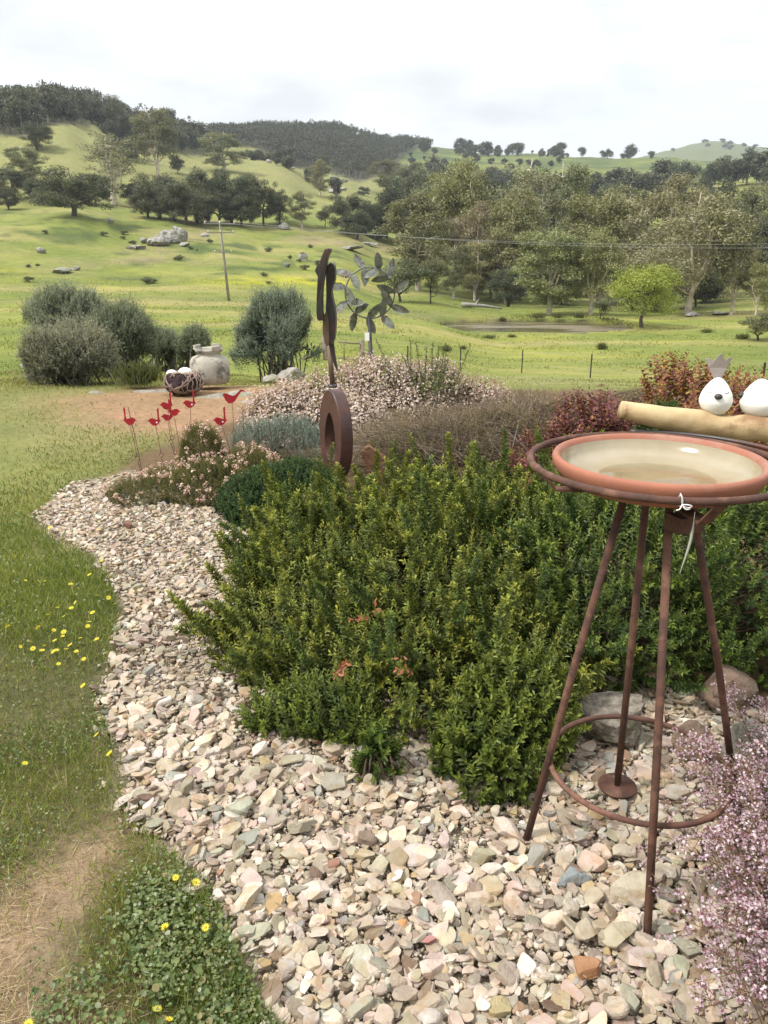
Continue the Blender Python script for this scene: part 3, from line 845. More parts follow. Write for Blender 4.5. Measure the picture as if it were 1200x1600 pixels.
# ------------------------------------------------------------------ plants of the garden
def leaf_batch(rng, P, D, Nn, ll, lw, col, fold=0.25, quad=False, curl=0.0):
    """leaves at P along D with upper-side normal Nn; returns V, F, C"""
    n = len(P)
    Sd = nrm(np.cross(D, Nn)); Nn = np.cross(Sd, D)
    L = np.broadcast_to(np.asarray(ll, float), (n,))[:, None]; Wd = np.broadcast_to(np.asarray(lw, float), (n,))[:, None]
    if quad:
        V = np.stack([P, P + D * L * .45 + Sd * Wd * .5 + Nn * Wd * fold, P + D * L, P + D * L * .45 - Sd * Wd * .5 + Nn * Wd * fold], 1)
        F = np.array([[0, 1, 2], [0, 2, 3]])
    else:
        tip = P + D * L - Nn * L * curl
        V = np.stack([P, P + D * L * .28 + Sd * Wd * .42 + Nn * Wd * fold, P + D * L * .68 + Sd * Wd * .45 + Nn * (Wd * fold - L * curl * .4), tip,
                      P + D * L * .68 - Sd * Wd * .45 + Nn * (Wd * fold - L * curl * .4), P + D * L * .28 - Sd * Wd * .42 + Nn * Wd * fold], 1)
        F = np.array([[0, 1, 2, 3], [0, 3, 4, 5]])
    k = V.shape[1]
    Fa = (F[None] + (np.arange(n) * k)[:, None, None]).reshape(-1, F.shape[1])
    return V.reshape(-1, 3), Fa, np.repeat(col, k, 0)

def shoots(rng, P, D, L, nl, ll, lw, t0=75, t1=30, c0=(.04, .07, .015), c1=(.16, .2, .03), cvar=0.18, quad=False, bend=0.0, per=1, tipgrow=0.55, fold=0.25, power=1.5, curl=0.0, shootvar=0.15):
    """leafy shoots: P base points, D directions, L lengths, nl leaf positions with per leaves each"""
    n = len(P)
    ref = np.where(np.abs(D[:, 2:3]) < 0.95, np.array([[0, 0, 1.0]]), np.array([[1.0, 0, 0]]))
    U = nrm(np.cross(D, ref)); Wv = np.cross(D, U)
    t = ((np.arange(nl) + .5) / nl)
    sh = rng.normal(1, shootvar, (n, 1))
    out = []
    az0 = rng.uniform(0, 6.28, n)
    Vs = []; Fs = []; Cs = []; off = 0
    for j in range(per):
        az = az0[:, None] + np.arange(nl)[None] * (2.39996 if per == 1 else 1.5708) + j * 2 * math.pi / per + rng.normal(0, .3, (n, nl))
        o = np.cos(az)[..., None] * U[:, None] + np.sin(az)[..., None] * Wv[:, None]
        tl = np.radians(t0 + (t1 - t0) * t)[None, :, None] + rng.normal(0, .18, (n, nl, 1))
        dd = nrm(np.cos(tl) * D[:, None] + np.sin(tl) * o)
        nn = np.sin(tl) * D[:, None] - np.cos(tl) * o
        base = P[:, None] + D[:, None] * (L[:, None] * t[None])[..., None] + np.array([0, 0, 1.0]) * (bend * L[:, None] * t[None] ** 2)[..., None]
        prof = (1 - (1 - tipgrow) * t ** 2)[None]
        l = ll * prof * rng.uniform(.7, 1.25, (n, nl)); w = lw * prof * rng.uniform(.8, 1.2, (n, nl))
        cc = lerp(np.array(c0), np.array(c1), np.broadcast_to((t ** power)[None], (n, nl))) * sh[..., None] * rng.normal(1, cvar, (n, nl, 1))
        v, f, c = leaf_batch(rng, base.reshape(-1, 3), dd.reshape(-1, 3), nn.reshape(-1, 3), l.ravel(), w.ravel(), np.clip(cc.reshape(-1, 3), 0.003, 1), fold, quad, curl)
        Vs.append(v); Fs.append(f + off); Cs.append(c); off += len(v)
    return np.concatenate(Vs), np.concatenate(Fs), np.concatenate(Cs)

def stems(P, Q, r0, r1, col, sag=0.0):
    """thin three-sided stems from P to Q; arrays"""
    n = len(P)
    D = nrm(Q - P)
    U = nrm(np.cross(D, np.array([0.3, 0.5, 0.81]))); Wv = np.cross(D, U)
    a = np.array([0, 2.094, 4.188])
    rows = []
    for f, r in ((0, r0), (.5, (np.asarray(r0) + np.asarray(r1)) / 2), (1, r1)):
        c = P * (1 - f) + Q * f + np.array([0, 0, 1.0]) * (np.asarray(sag) * 4 * f * (1 - f))[..., None] if np.ndim(sag) else P * (1 - f) + Q * f + np.array([0, 0, sag * 4 * f * (1 - f)])
        rr = np.broadcast_to(np.asarray(r, float), (n,))
        rows.append(c[:, None] + rr[:, None, None] * (np.cos(a)[None, :, None] * U[:, None] + np.sin(a)[None, :, None] * Wv[:, None]))
    V = np.concatenate(rows, 1).reshape(-1, 3)
    F = []
    for q in (0, 1):
        for i in range(3):
            k = (i + 1) % 3
            F.append([q * 3 + i, q * 3 + k, (q + 1) * 3 + k, (q + 1) * 3 + i])
    F = (np.array(F)[None] + (np.arange(n) * 9)[:, None, None]).reshape(-1, 4)
    col = np.asarray(col, float)
    c = np.broadcast_to(col, (n, 3)) if col.ndim == 1 else col
    return V, F, np.repeat(c, 9, 0)

def lump_points(rng, lumps, n, zmin=0.02, up=-0.25, keep=0.9, noise=0.0, nf=4.0, seed=1):
    """points on the outside of a union of ellipsoids (cx,cy,cz,rx,ry,rz), with outward normals"""
    Lm = np.array(lumps, float)
    area = (Lm[:, 3] * Lm[:, 4] + Lm[:, 3] * Lm[:, 5] + Lm[:, 4] * Lm[:, 5])
    k = rng.choice(len(Lm), n * 3, p=area / area.sum())
    u = nrm(rng.normal(size=(n * 3, 3)))
    u = u[u[:, 2] > up]; k = k[:len(u)]
    R = Lm[k, 3:6]; Cc = Lm[k, :3]
    P = Cc + R * u
    Nn = nrm(u / R)
    if noise:
        P = P + Nn * (noise * fbm(P[:, 0] * nf, P[:, 1] * nf, P[:, 2] * nf, 3, seed))[:, None]
    ok = P[:, 2] > zmin
    for m in range(len(Lm)):
        q = (((P - Lm[m, :3]) / Lm[m, 3:6]) ** 2).sum(1)
        ok &= (k == m) | (q > keep)
    P, Nn = P[ok], Nn[ok]
    return P[:n], Nn[:n]

def lump_fill(rng, lumps, n, shrink=0.9):
    Lm = np.array(lumps, float)
    vol = Lm[:, 3] * Lm[:, 4] * Lm[:, 5]
    k = rng.choice(len(Lm), n, p=vol / vol.sum())
    u = nrm(rng.normal(size=(n, 3))) * (rng.random((n, 1)) ** 0.5) * shrink
    P = Lm[k, :3] + Lm[k, 3:6] * u
    return P[P[:, 2] > 0.02]

def plant(name, label, loc, cat='shrub', group=None):
    return empty(name, loc, 0, label, cat, group)

def fin(B, name, mat, root, smooth=False):
    """link the collected mesh as a part of root, in root's own coordinates"""
    L0 = np.array(root.location)
    for i in range(len(B.V)): B.V[i] = B.V[i] - L0
    return B.obj(name, mat, root, smooth)

# --- the big bright green shrub
def green_shrub(name, label, lumps, nshoot, seed, c0, c1, ll=0.0235, lw=0.0095, Lr=(0.07, 0.2), nl=13, dead=0, inner=9000, side=0.35, noise=0.05, tall=0, tipc=None, plumes=0, plume_len=None):
    rng = np.random.default_rng(seed)
    lm = np.array(lumps, float)
    root = plant(name, label, (lm[:, 0].mean(), lm[:, 1].mean(), 0))
    B = MB()
    P, Nn = lump_points(rng, lumps, nshoot, noise=noise, nf=5, seed=seed)
    d = np.hypot(P[:, 0], P[:, 1])
    D = nrm(Nn * np.array([1, 1, .8]) * rng.uniform(side, side + .5, (len(P), 1)) + np.array([0, 0, 1]) * rng.uniform(.45, 1.0, (len(P), 1)) + rng.normal(0, .22, (len(P), 3)))
    L = rng.uniform(*Lr, len(P)) * (0.65 + 0.5 * np.clip(Nn[:, 2], 0, 1))
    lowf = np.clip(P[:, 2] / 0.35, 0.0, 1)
    # low or side-facing shoots more often take darker leaf colours: two batches
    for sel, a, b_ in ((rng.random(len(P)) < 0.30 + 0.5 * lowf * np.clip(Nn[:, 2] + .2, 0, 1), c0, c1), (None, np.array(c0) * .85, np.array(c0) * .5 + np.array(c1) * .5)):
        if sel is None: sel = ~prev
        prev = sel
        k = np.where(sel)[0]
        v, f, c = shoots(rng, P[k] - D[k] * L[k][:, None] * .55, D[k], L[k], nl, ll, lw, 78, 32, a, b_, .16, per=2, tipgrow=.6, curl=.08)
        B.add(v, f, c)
    if plumes:
        Pp, Np = lump_points(rng, lumps, plumes, zmin=.05, up=-.1)
        Ax = nrm(Np * rng.uniform(.6, 1.1, (len(Pp), 1)) + np.array([0, 0, 1]) * rng.uniform(.0, .6, (len(Pp), 1)) + rng.normal(0, .30, Pp.shape))
        Lp = rng.uniform(.16, .36, len(Pp)) * (1 if plume_len is None else plume_len)
        ns = 20
        t = np.linspace(0, 1, ns)
        ctr = Pp[:, None] - Ax[:, None] * .12 + Ax[:, None] * (Lp[:, None] * t)[..., None] + np.array([0, 0, 1]) * (.16 * Lp[:, None] * t ** 2)[..., None]
        rad = nrm(rng.normal(size=ctr.shape))
        Ds = nrm(Ax[:, None] * .75 + rad * (.95 * (1.1 - t))[None, :, None] + np.array([0, 0, .25]))
        Ls = (rng.uniform(.07, .13, ctr.shape[:2]) * (1.15 - .75 * t)[None])
        tone = np.repeat(rng.normal(1, .16, (len(Pp), 1)), ns, 1).ravel() + rng.normal(0, .05, len(Pp) * ns)
        for a, b_, sel in ((np.array(c0) * 1.1, np.array(c1) * 1.12, tone > 1.08), (c0, np.array(c1) * [.82, .9, .9], (tone > .93) & (tone <= 1.08)), (np.array(c0) * [.75, .85, 1.0], np.array(c0) * .45 + np.array(c1) * [.42, .52, .5], tone <= .93)):
            v, f, c = shoots(rng, ctr.reshape(-1, 3)[sel], Ds.reshape(-1, 3)[sel], Ls.ravel()[sel], 8, ll * (1.2 if a[0] > c0[0] else 1.0), lw * (1.2 if a[0] > c0[0] else .95), 76, 32, a, b_, .15, per=2, tipgrow=.62, curl=.08)
            B.add(v, f, c)
    if tall:
        k = rng.choice(np.where((Nn[:, 2] > .55) & (P[:, 2] > 0.4 * P[:, 2].max()))[0], tall)
        Pt = P[k]; Dt = nrm(np.array([0, 0, 1.0]) + rng.normal(0, .16, (len(k), 3))); Lt = rng.uniform(.10, .22, len(k))
        v, f, c = shoots(rng, Pt - Dt * .08, Dt, Lt, 24, ll * 1.05, lw * 1.05, 75, 30, c0, tipc or c1, .14, per=2, tipgrow=.55, curl=.08)
        B.add(v, f, c)
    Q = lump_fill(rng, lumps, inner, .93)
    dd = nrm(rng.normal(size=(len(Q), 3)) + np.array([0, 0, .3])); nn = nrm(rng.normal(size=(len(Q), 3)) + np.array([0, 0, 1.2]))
    v, f, c = leaf_batch(rng, Q, dd, nn, ll * 1.3, lw * 1.6, np.array(c0)[None] * rng.uniform(.5, 1.0, (len(Q), 1)), .1)  # inner leaves coloured darker, painting shade into the gaps between shoots
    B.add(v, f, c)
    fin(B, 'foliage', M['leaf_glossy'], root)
    # woody stems from the root crown
    S_ = MB()
    ks = rng.choice(len(P), min(160, len(P)))
    base = lm[rng.integers(0, len(lm), len(ks)), :3] * np.array([1, 1, 0]) + rng.normal(0, .05, (len(ks), 3)) * np.array([1, 1, 0])
    v, f, c = stems(base, P[ks] - Nn[ks] * .08, 0.006, 0.002, (0.10, 0.07, 0.045), .04)
    S_.add(v, f, c)
    fin(S_, 'stem', M['twig'], root)
    if dead:
        for (px, py, dep) in dead:
            X = MB()
            p0 = pt(px, py, dep)
            Pd = p0 + rng.normal(0, .015, (3, 3)); Dd = nrm(rng.normal(0, .5, (3, 3)) + np.array([-.6, -.4, .35]))
            v, f, c = shoots(rng, Pd, Dd, np.full(3, .06), 6, .022, .010, 70, 40, (0.30, 0.11, 0.06), (0.42, 0.16, 0.09), .2)
            X.add(v, f, c)
            fin(X, 'dead_sprig', M['leaf'], root)
    return root

BIG = [(-0.26, 3.62, .08, .40, .45, .34), (-0.32, 3.05, .04, .38, .46, .25), (-0.08, 3.40, .08, .48, .55, .34), (-0.18, 2.75, .02, .28, .30, .22), (0.12, 2.62, .04, .32, .34, .28), (0.22, 3.05, .10, .46, .55, .38), (0.42, 3.55, .12, .5, .5, .38), (0.10, 3.75, .08, .45, .45, .28), (0.43, 2.55, .04, .28, .32, .30)]
green_shrub('green_shrub', "large bright green leafy shrub spilling over the stone path in the middle", BIG, 2600, 21, (.072, .100, .022), (.30, .305, .058), noise=.10, plumes=430, inner=17000, plume_len=.95, dead=[(588, 962, 2.42), (545, 1050, 2.30), (640, 1050, 2.33)], tall=34, tipc=(.36, .36, .06))
RIGHTB = [(0.95, 3.15, .16, .50, .55, .44), (1.45, 3.2, .12, .60, .60, .46), (0.78, 2.88, .08, .32, .34, .34), (1.15, 2.90, .08, .40, .28, .34), (1.9, 3.1, .1, .6, .6, .40)]
green_shrub('green_shrub', "darker green shrub standing behind the birdbath stand at the right", RIGHTB, 1700, 22, (.050, .084, .019), (.19, .235, .045), ll=.024, plumes=210, tall=14, tipc=(.22, .24, .05), inner=8000)
LOWB = [(0.27, 2.18, .02, .20, .15, .17), (0.42, 2.25, .05, .20, .2, .24)]
green_shrub('green_shrub', "low green branch clump with broad leaves left of the stand's left leg", [(0.33, 2.13, .02, .17, .14, .20), (0.43, 2.26, .05, .18, .16, .26)], 420, 23, (.056, .090, .018), (.22, .255, .045), ll=.030, lw=.0125, inner=700)
p = gp(590, 1225)
green_shrub('green_sprig', "small separate green sprig growing out of the stones below the big shrub", [(p[0], p[1] + .04, .03, .055, .05, .13)], 46, 24, (.05, .09, .018), (.19, .235, .04), inner=60, Lr=(.06, .12))
p = gp(452, 1165)
green_shrub('green_shrub', "low straggling green branch lying over the stones at the shrub's left foot", [(p[0], p[1] + .10, .02, .17, .10, .10), (p[0] + .16, p[1] + .08, .03, .16, .12, .11)], 260, 25, (.058, .092, .018), (.20, .24, .042), inner=400)
green_shrub('dark_green_bush', "small dark blue-green bush between the wrens' pink bush and the big green shrub", [(-0.70, 4.70, .02, .28, .32, .25), (-0.52, 4.75, .03, .24, .3, .26), (-0.86, 4.85, .0, .20, .26, .16)], 2400, 26, (.030, .062, .022), (.075, .12, .04), ll=.020, lw=.009, Lr=(.06, .13), inner=4000)

build_litter()
# --- flowering plants
def flower_discs(rng, P, Nn, r, col, k=5, cup=0.25):
    """tiny k-petalled flowers as k triangles pairs"""
    n = len(P)
    ref = np.array([0.31, 0.52, 0.79]); U = nrm(np.cross(Nn, ref)); Wv = np.cross(Nn, U)
    a0 = rng.uniform(0, 6.28, n)
    r = np.broadcast_to(np.asarray(r, float), (n,))
    rows = [P - Nn * (r * cup)[:, None]]
    for i in range(2 * k):
        a = a0 + i * math.pi / k
        rr = r * (1.0 if i % 2 == 0 else 0.55)
        rows.append(P + rr[:, None] * (np.cos(a)[:, None] * U + np.sin(a)[:, None] * Wv))
    V = np.stack(rows, 1)
    F = np.array([[0, 1 + i, 1 + (i + 1) % (2 * k)] for i in range(2 * k)])
    m = 2 * k + 1
    return V.reshape(-1, 3), (F[None] + (np.arange(n) * m)[:, None, None]).reshape(-1, 3), np.repeat(col, m, 0)

def colours(rng, pal, n, w=None, var=.1):
    pal = np.array(pal, float)
    return np.clip(pal[rng.choice(len(pal), n, p=w)] * rng.normal(1, var, (n, 1)), 0.003, 1)

def pink_bush():
    """olive low bush with pink flower heads that the wren stakes stand in"""
    rng = np.random.default_rng(31)
    c = gp(275, 790)
    lumps = [(c[0] - .24, c[1] + .18, .00, .26, .24, .11), (c[0] + .18, c[1] + .22, .02, .32, .30, .19), (c[0] + .03, c[1] + .66, .03, .17, .26, .32), (c[0] + .40, c[1] + .55, .02, .22, .3, .20), (c[0] - .12, c[1] + .45, .0, .22, .26, .11)]
    root = plant('pink_flowering_bush', "low olive bush with pink flower heads that the red wren stakes stand in", (c[0], c[1] + .4, 0))
    P, Nn = lump_points(rng, lumps, 4200, noise=.05, nf=6, seed=3)
    D = nrm(Nn * .6 + np.array([0, 0, .8]) + rng.normal(0, .35, P.shape))
    L = rng.uniform(.05, .11, len(P))
    B = MB()
    v, f, cc = shoots(rng, P - D * L[:, None] * .6, D, L, 12, .016, .0035, 55, 25, (.065, .07, .02), (.19, .175, .055), .2, quad=True, per=2)
    B.add(v, f, cc)
    Q = lump_fill(rng, lumps, 6000, .9)
    v, f, cc = leaf_batch(rng, Q, nrm(rng.normal(size=Q.shape)), nrm(rng.normal(size=Q.shape) + [0, 0, 1]), .022, .007, np.array((.05, .05, .018))[None] * rng.uniform(.6, 1.1, (len(Q), 1)), .1, True)
    B.add(v, f, cc)
    fin(B, 'foliage', M['leaf'], root)
    k = np.where((Nn[:, 2] > -.1))[0]
    k = rng.choice(k, 330, replace=False)
    FB = MB()
    for i in k:
        m = int(rng.integers(6, 18)); ctr = P[i] + D[i] * .05
        pp = ctr + nrm(rng.normal(size=(m, 3))) * rng.uniform(.006, .022, (m, 1)); nn = nrm(pp - ctr + np.array([0, 0, .01]))
        v, f, cc = flower_discs(rng, pp, nn, rng.uniform(.005, .009, m), colours(rng, [(.56, .36, .32), (.64, .48, .42), (.42, .23, .21), (.70, .60, .52)], m))
        FB.add(v, f, cc)
    fin(FB, 'flowers', M['petal'], root)
    # a dead brown tuft on the right side
    return root
pink_bush()

def blossom_shrub():
    rng = np.random.default_rng(32)
    lumps = [(-.85, 7.2, .02, .42, .5, .34), (-.45, 7.5, .04, .5, .5, .43), (.0, 7.6, .06, .5, .5, .50), (.45, 7.6, .06, .45, .5, .46), (.85, 7.5, .02, .4, .45, .34), (-.85, 6.75, .0, .30, .35, .20), (-.35, 6.9, .02, .42, .40, .28), (.25, 7.0, .03, .45, .4, .32)]
    root = plant('blossoming_shrub', "wide mounded shrub covered in white and pink blossom behind the oval sculpture", (0, 7.4, 0))
    P, Nn = lump_points(rng, lumps, 5200, noise=.09, nf=4, seed=4)
    D = nrm(Nn * .8 + np.array([0, 0, .6]) + rng.normal(0, .4, P.shape)); L = rng.uniform(.10, .24, len(P))
    B = MB()
    v, f, cc = shoots(rng, P - D * L[:, None] * .6, D, L, 8, .022, .008, 60, 30, (.065, .048, .030), (.19, .12, .085), .2, quad=True, per=1)
    B.add(v, f, cc)
    Q = lump_fill(rng, lumps, 9000, .9)
    v, f, cc = leaf_batch(rng, Q, nrm(rng.normal(size=Q.shape)), nrm(rng.normal(size=Q.shape) + [0, 0, 1]), .05, .022, np.array((.055, .045, .025))[None] * rng.uniform(.6, 1.1, (len(Q), 1)), .1, True)
    B.add(v, f, cc)
    fin(B, 'foliage', M['leaf'], root)
    FB = MB()
    m = 24000
    i = rng.integers(0, len(P), m)
    i = i[(rng.random(m) < np.clip(.45 + 1.1 * fbm(P[i, 0] * 3, P[i, 1] * 3, P[i, 2] * 3, 3, 8) + .25 * (P[i, 0] < .3), .05, 1))]
    t = rng.random(len(i)) ** .6
    pp = P[i] + D[i] * (L[i] * (t - .6))[:, None] + rng.normal(0, .016, (len(i), 3))
    nn = nrm(Nn[i] + rng.normal(0, .6, pp.shape))
    pinkish = np.clip(.35 + .5 * fbm(pp[:, 0] * 2, pp[:, 1] * 2, 0, 2, 5), 0, 1)
    col = lerp((.66, .57, .53), (.42, .22, .21), np.clip(pinkish * 1.5 * rng.random(len(i)), 0, 1)) * rng.normal(1, .08, (len(i), 1))
    v, f, cc = flower_discs(rng, pp, nn, rng.uniform(.008, .015, len(i)), np.clip(col, .02, .85), 4)
    FB.add(v, f, cc)
    fin(FB, 'blossom', M['petal'], root)
blossom_shrub()

def wiry_shrub():
    rng = np.random.default_rng(33)
    lumps = [(.32, 5.6, .02, .5, .5, .36), (.85, 5.7, .03, .55, .5, .42), (1.4, 5.7, .03, .6, .6, .46), (0.0, 5.9, .0, .42, .4, .28), (1.2, 6.2, .03, .8, .5, .44), (1.9, 5.9, .03, .5, .5, .50), (.55, 6.1, .02, .7, .5, .36)]
    root = plant('wiry_brown_shrub', "dry brown wiry shrub of fine bare twigs behind the bright green shrub", (.9, 5.7, 0))
    P, Nn = lump_points(rng, lumps, 3400, noise=.12, nf=4, seed=6, up=-.1)
    base = np.array(lumps)[rng.integers(0, len(lumps), len(P)), :3] * [1, 1, 0] + rng.normal(0, .14, P.shape) * [1, 1, 0]
    mid = base * .45 + P * .55 + rng.normal(0, .07, P.shape)
    TB = MB()
    tc_ = colours(rng, [(.18, .13, .095), (.26, .20, .15), (.13, .10, .065)], len(P))
    m = 900
    TB.add(*stems(base[:m], mid[:m], .005, .003, tc_[:m]))
    TB.add(*stems(mid, P + (P - mid) * .15, .0024, .0012, tc_))
    q = mid * .5 + P * .5
    for r in range(2):
        e = q + nrm(rng.normal(size=P.shape) + Nn * 1.1 + [0, 0, .5]) * rng.uniform(.08, .24, (len(P), 1))
        TB.add(*stems(q, e, .0016, .0008, tc_))
        q2 = e
    # a few grey bare branches at the front
    g0 = np.stack([rng.uniform(.3, 1.5, 12), rng.uniform(5.15, 5.4, 12), np.full(12, .02)], -1)
    g1 = g0 + np.stack([rng.uniform(-.45, .25, 12), rng.uniform(-.1, .15, 12), rng.uniform(.2, .42, 12)], -1)
    TB.add(*stems(g0, g1, .005, .0018, (.27, .235, .20), .05))
    fin(TB, 'twigs', M['twig'], root)
    B = MB()
    D = nrm(Nn + np.array([0, 0, .6]) + rng.normal(0, .5, P.shape)); L = rng.uniform(.06, .16, len(P))
    v, f, cc = shoots(rng, P - D * L[:, None] * .6, D, L, 13, .021, .0075, 62, 35, (.15, .145, .06), (.27, .195, .115), .25, quad=True, per=1)
    B.add(v, f, cc)
    Q = lump_fill(rng, lumps, 42000, 1.06)
    v, f, cc = leaf_batch(rng, Q, nrm(rng.normal(size=Q.shape)), nrm(rng.normal(size=Q.shape) + [0, 0, 1]), .022, .007, colours(rng, [(.17, .15, .075), (.14, .145, .055), (.21, .155, .10), (.12, .135, .05)], len(Q)), .1, True)
    B.add(v, f, cc)
    fin(B, 'foliage', M['leaf'], root)
wiry_shrub()

def burgundy(label, lumps, n, seed, ll=.034, pal=((.15, .048, .05), (.24, .085, .07), (.20, .07, .085), (.28, .12, .06), (.34, .20, .05), (.12, .085, .035)), w=(.3, .22, .2, .13, .05, .1)):
    rng = np.random.default_rng(seed)
    lm = np.array(lumps, float)
    root = plant('burgundy_shrub', label, (lm[:, 0].mean(), lm[:, 1].mean(), 0))
    P, Nn = lump_points(rng, lumps, n, noise=.14, nf=4.5, seed=seed, up=-.3)
    D = nrm(Nn * .7 + np.array([0, 0, .9]) + rng.normal(0, .4, P.shape)); L = rng.uniform(.12, .3, len(P))
    B = MB()
    v, f, cc = shoots(rng, P - D * L[:, None] * .7, D, L, 9, ll, ll * .62, 80, 50, (1, 1, 1), (1, 1, 1), .12, per=2, fold=.12, curl=.1)
    nleaf = len(v) // 6
    cl = np.repeat(colours(rng, pal, nleaf, w), 6, 0)
    B.add(v, f, cl * cc)
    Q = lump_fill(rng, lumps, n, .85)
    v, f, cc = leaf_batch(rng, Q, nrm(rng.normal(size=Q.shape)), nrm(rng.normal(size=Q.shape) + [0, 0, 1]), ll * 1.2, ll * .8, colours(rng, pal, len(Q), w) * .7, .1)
    B.add(v, f, cc)
    fin(B, 'foliage', M['leaf'], root)
    S_ = MB()
    ks = rng.choice(len(P), 120)
    base = lm[rng.integers(0, len(lm), 120), :3] * [1, 1, 0] + rng.normal(0, .06, (120, 3)) * [1, 1, 0]
    S_.add(*stems(base, P[ks], .006, .002, (.07, .045, .04), .03))
    fin(S_, 'stem', M['twig'], root)
burgundy("low dark burgundy shrub beside the brown wiry shrub, left end of the log", [(1.26, 4.7, .26, .30, .3, .46), (1.04, 4.75, .12, .28, .28, .40), (1.50, 4.5, .18, .24, .25, .48)], 760, 41)
burgundy("taller burgundy and orange leaved shrub behind the ceramic birds", [(1.98, 4.9, .52, .36, .38, .36), (2.35, 4.9, .45, .36, .4, .36), (1.84, 5.0, .70, .20, .26, .22), (2.7, 4.9, .42, .36, .4, .36), (2.0, 4.7, .22, .36, .32, .36)], 820, 42,
         pal=((.19, .06, .05), (.31, .13, .06), (.24, .085, .085), (.36, .18, .055), (.42, .27, .05), (.14, .10, .035)), w=(.2, .25, .17, .2, .08, .1))
green_shrub('green_shrub', "upright dark green leafy stems between the two burgundy shrubs", [(1.55, 4.35, .35, .16, .14, .42), (1.72, 4.3, .25, .14, .14, .42)], 380, 45, (.03, .06, .018), (.10, .15, .035), ll=.028, lw=.012, inner=500)
green_shrub('green_shrub', "light green shoots poking up in front of the low burgundy shrub", [(1.02, 4.05, .28, .14, .12, .32), (0.83, 4.0, .2, .12, .1, .25)], 240, 46, (.06, .09, .02), (.20, .24, .06), inner=200)

def thryptomene():
    """arching sprays of tiny pink flowers at the lower right"""
    rng = np.random.default_rng(51)
    root = plant('pink_spray_shrub', "heath-like shrub with arching sprays of tiny pale pink flowers at the lower right", (1.25, 1.45, 0))
    TB, LB, FB = MB(), MB(), MB()
    crown = np.array([1.25, 1.35, .05])
    for s in range(1150):
        b = crown + rng.normal(0, 1, 3) * [.20, .20, .02]
        az = rng.uniform(0, 2 * math.pi); el_ = rng.uniform(.1, 1.25)
        reach = rng.uniform(.28, .60) * (1.05 - .25 * math.sin(el_))
        dx, dy = math.cos(az), math.sin(az)
        e = b + np.array([dx * math.cos(el_), dy * math.cos(el_), math.sin(el_) * .80]) * reach
        m = (b + e) / 2 + np.array([0, 0, .10 * math.cos(el_)])
        e[2] = max(e[2], .03)
        px_, py_, _ = project(e)
        if px_ < 1010 + rng.uniform(0, 60): continue
        if py_ < 1165 and px_ < 1080: continue
        if px_ < 1075 and e[2] < .10 + .1 * rng.random(): continue
        pts = spline([b, m, e], 16)
        TB.add(*tube(pts, np.linspace(.002, .0008, 16), 4, False), col=(.12, .075, .05))
        # side twigs from the outer half
        for i in range(4, 16):
            for r in range(2):
                if rng.random() < .12: continue
                T = pts[min(i + 1, 15)] - pts[i - 1]; T = T / np.linalg.norm(T)
                d = nrm(T * .8 + rng.normal(0, .55, 3) + [0, 0, .25]); ln = rng.uniform(.025, .075)
                q = pts[i] + d * ln
                TB.add(*stems(pts[i][None], q[None], .0011, .0006, (.20, .11, .07)))
                nl = 14
                tt = rng.random(nl)
                Pn = pts[i] + d * ln * tt[:, None]
                v, f, c = leaf_batch(rng, Pn, nrm(d + rng.normal(0, .5, (nl, 3))), nrm(rng.normal(size=(nl, 3)) + [0, 0, 1]), .008, .0022, colours(rng, [(.08, .11, .028), (.13, .145, .04), (.10, .06, .035)], nl), .1, True)
                LB.add(v, f, c)
                nf = int(rng.integers(9, 20)) if rng.random() < (.84 if i > 8 else .35) else 0
                if nf == 0: continue
                tt = .35 + .65 * rng.random(nf) ** .7
                Pf = pts[i] + d * ln * tt[:, None] + rng.normal(0, .0055, (nf, 3))
                v, f, c = flower_discs(rng, Pf, nrm(rng.normal(size=(nf, 3)) + [-.3, -.6, .8]), rng.uniform(.0028, .0048, nf), colours(rng, [(.56, .42, .49), (.44, .30, .38), (.68, .58, .62), (.25, .10, .14)], nf, (.38, .27, .20, .15)), 5, .3)
                FB.add(v, f, c)
    fin(TB, 'twigs', M['twig'], root); fin(LB, 'foliage', M['leaf'], root); fin(FB, 'flowers', M['petal'], root)
thryptomene()

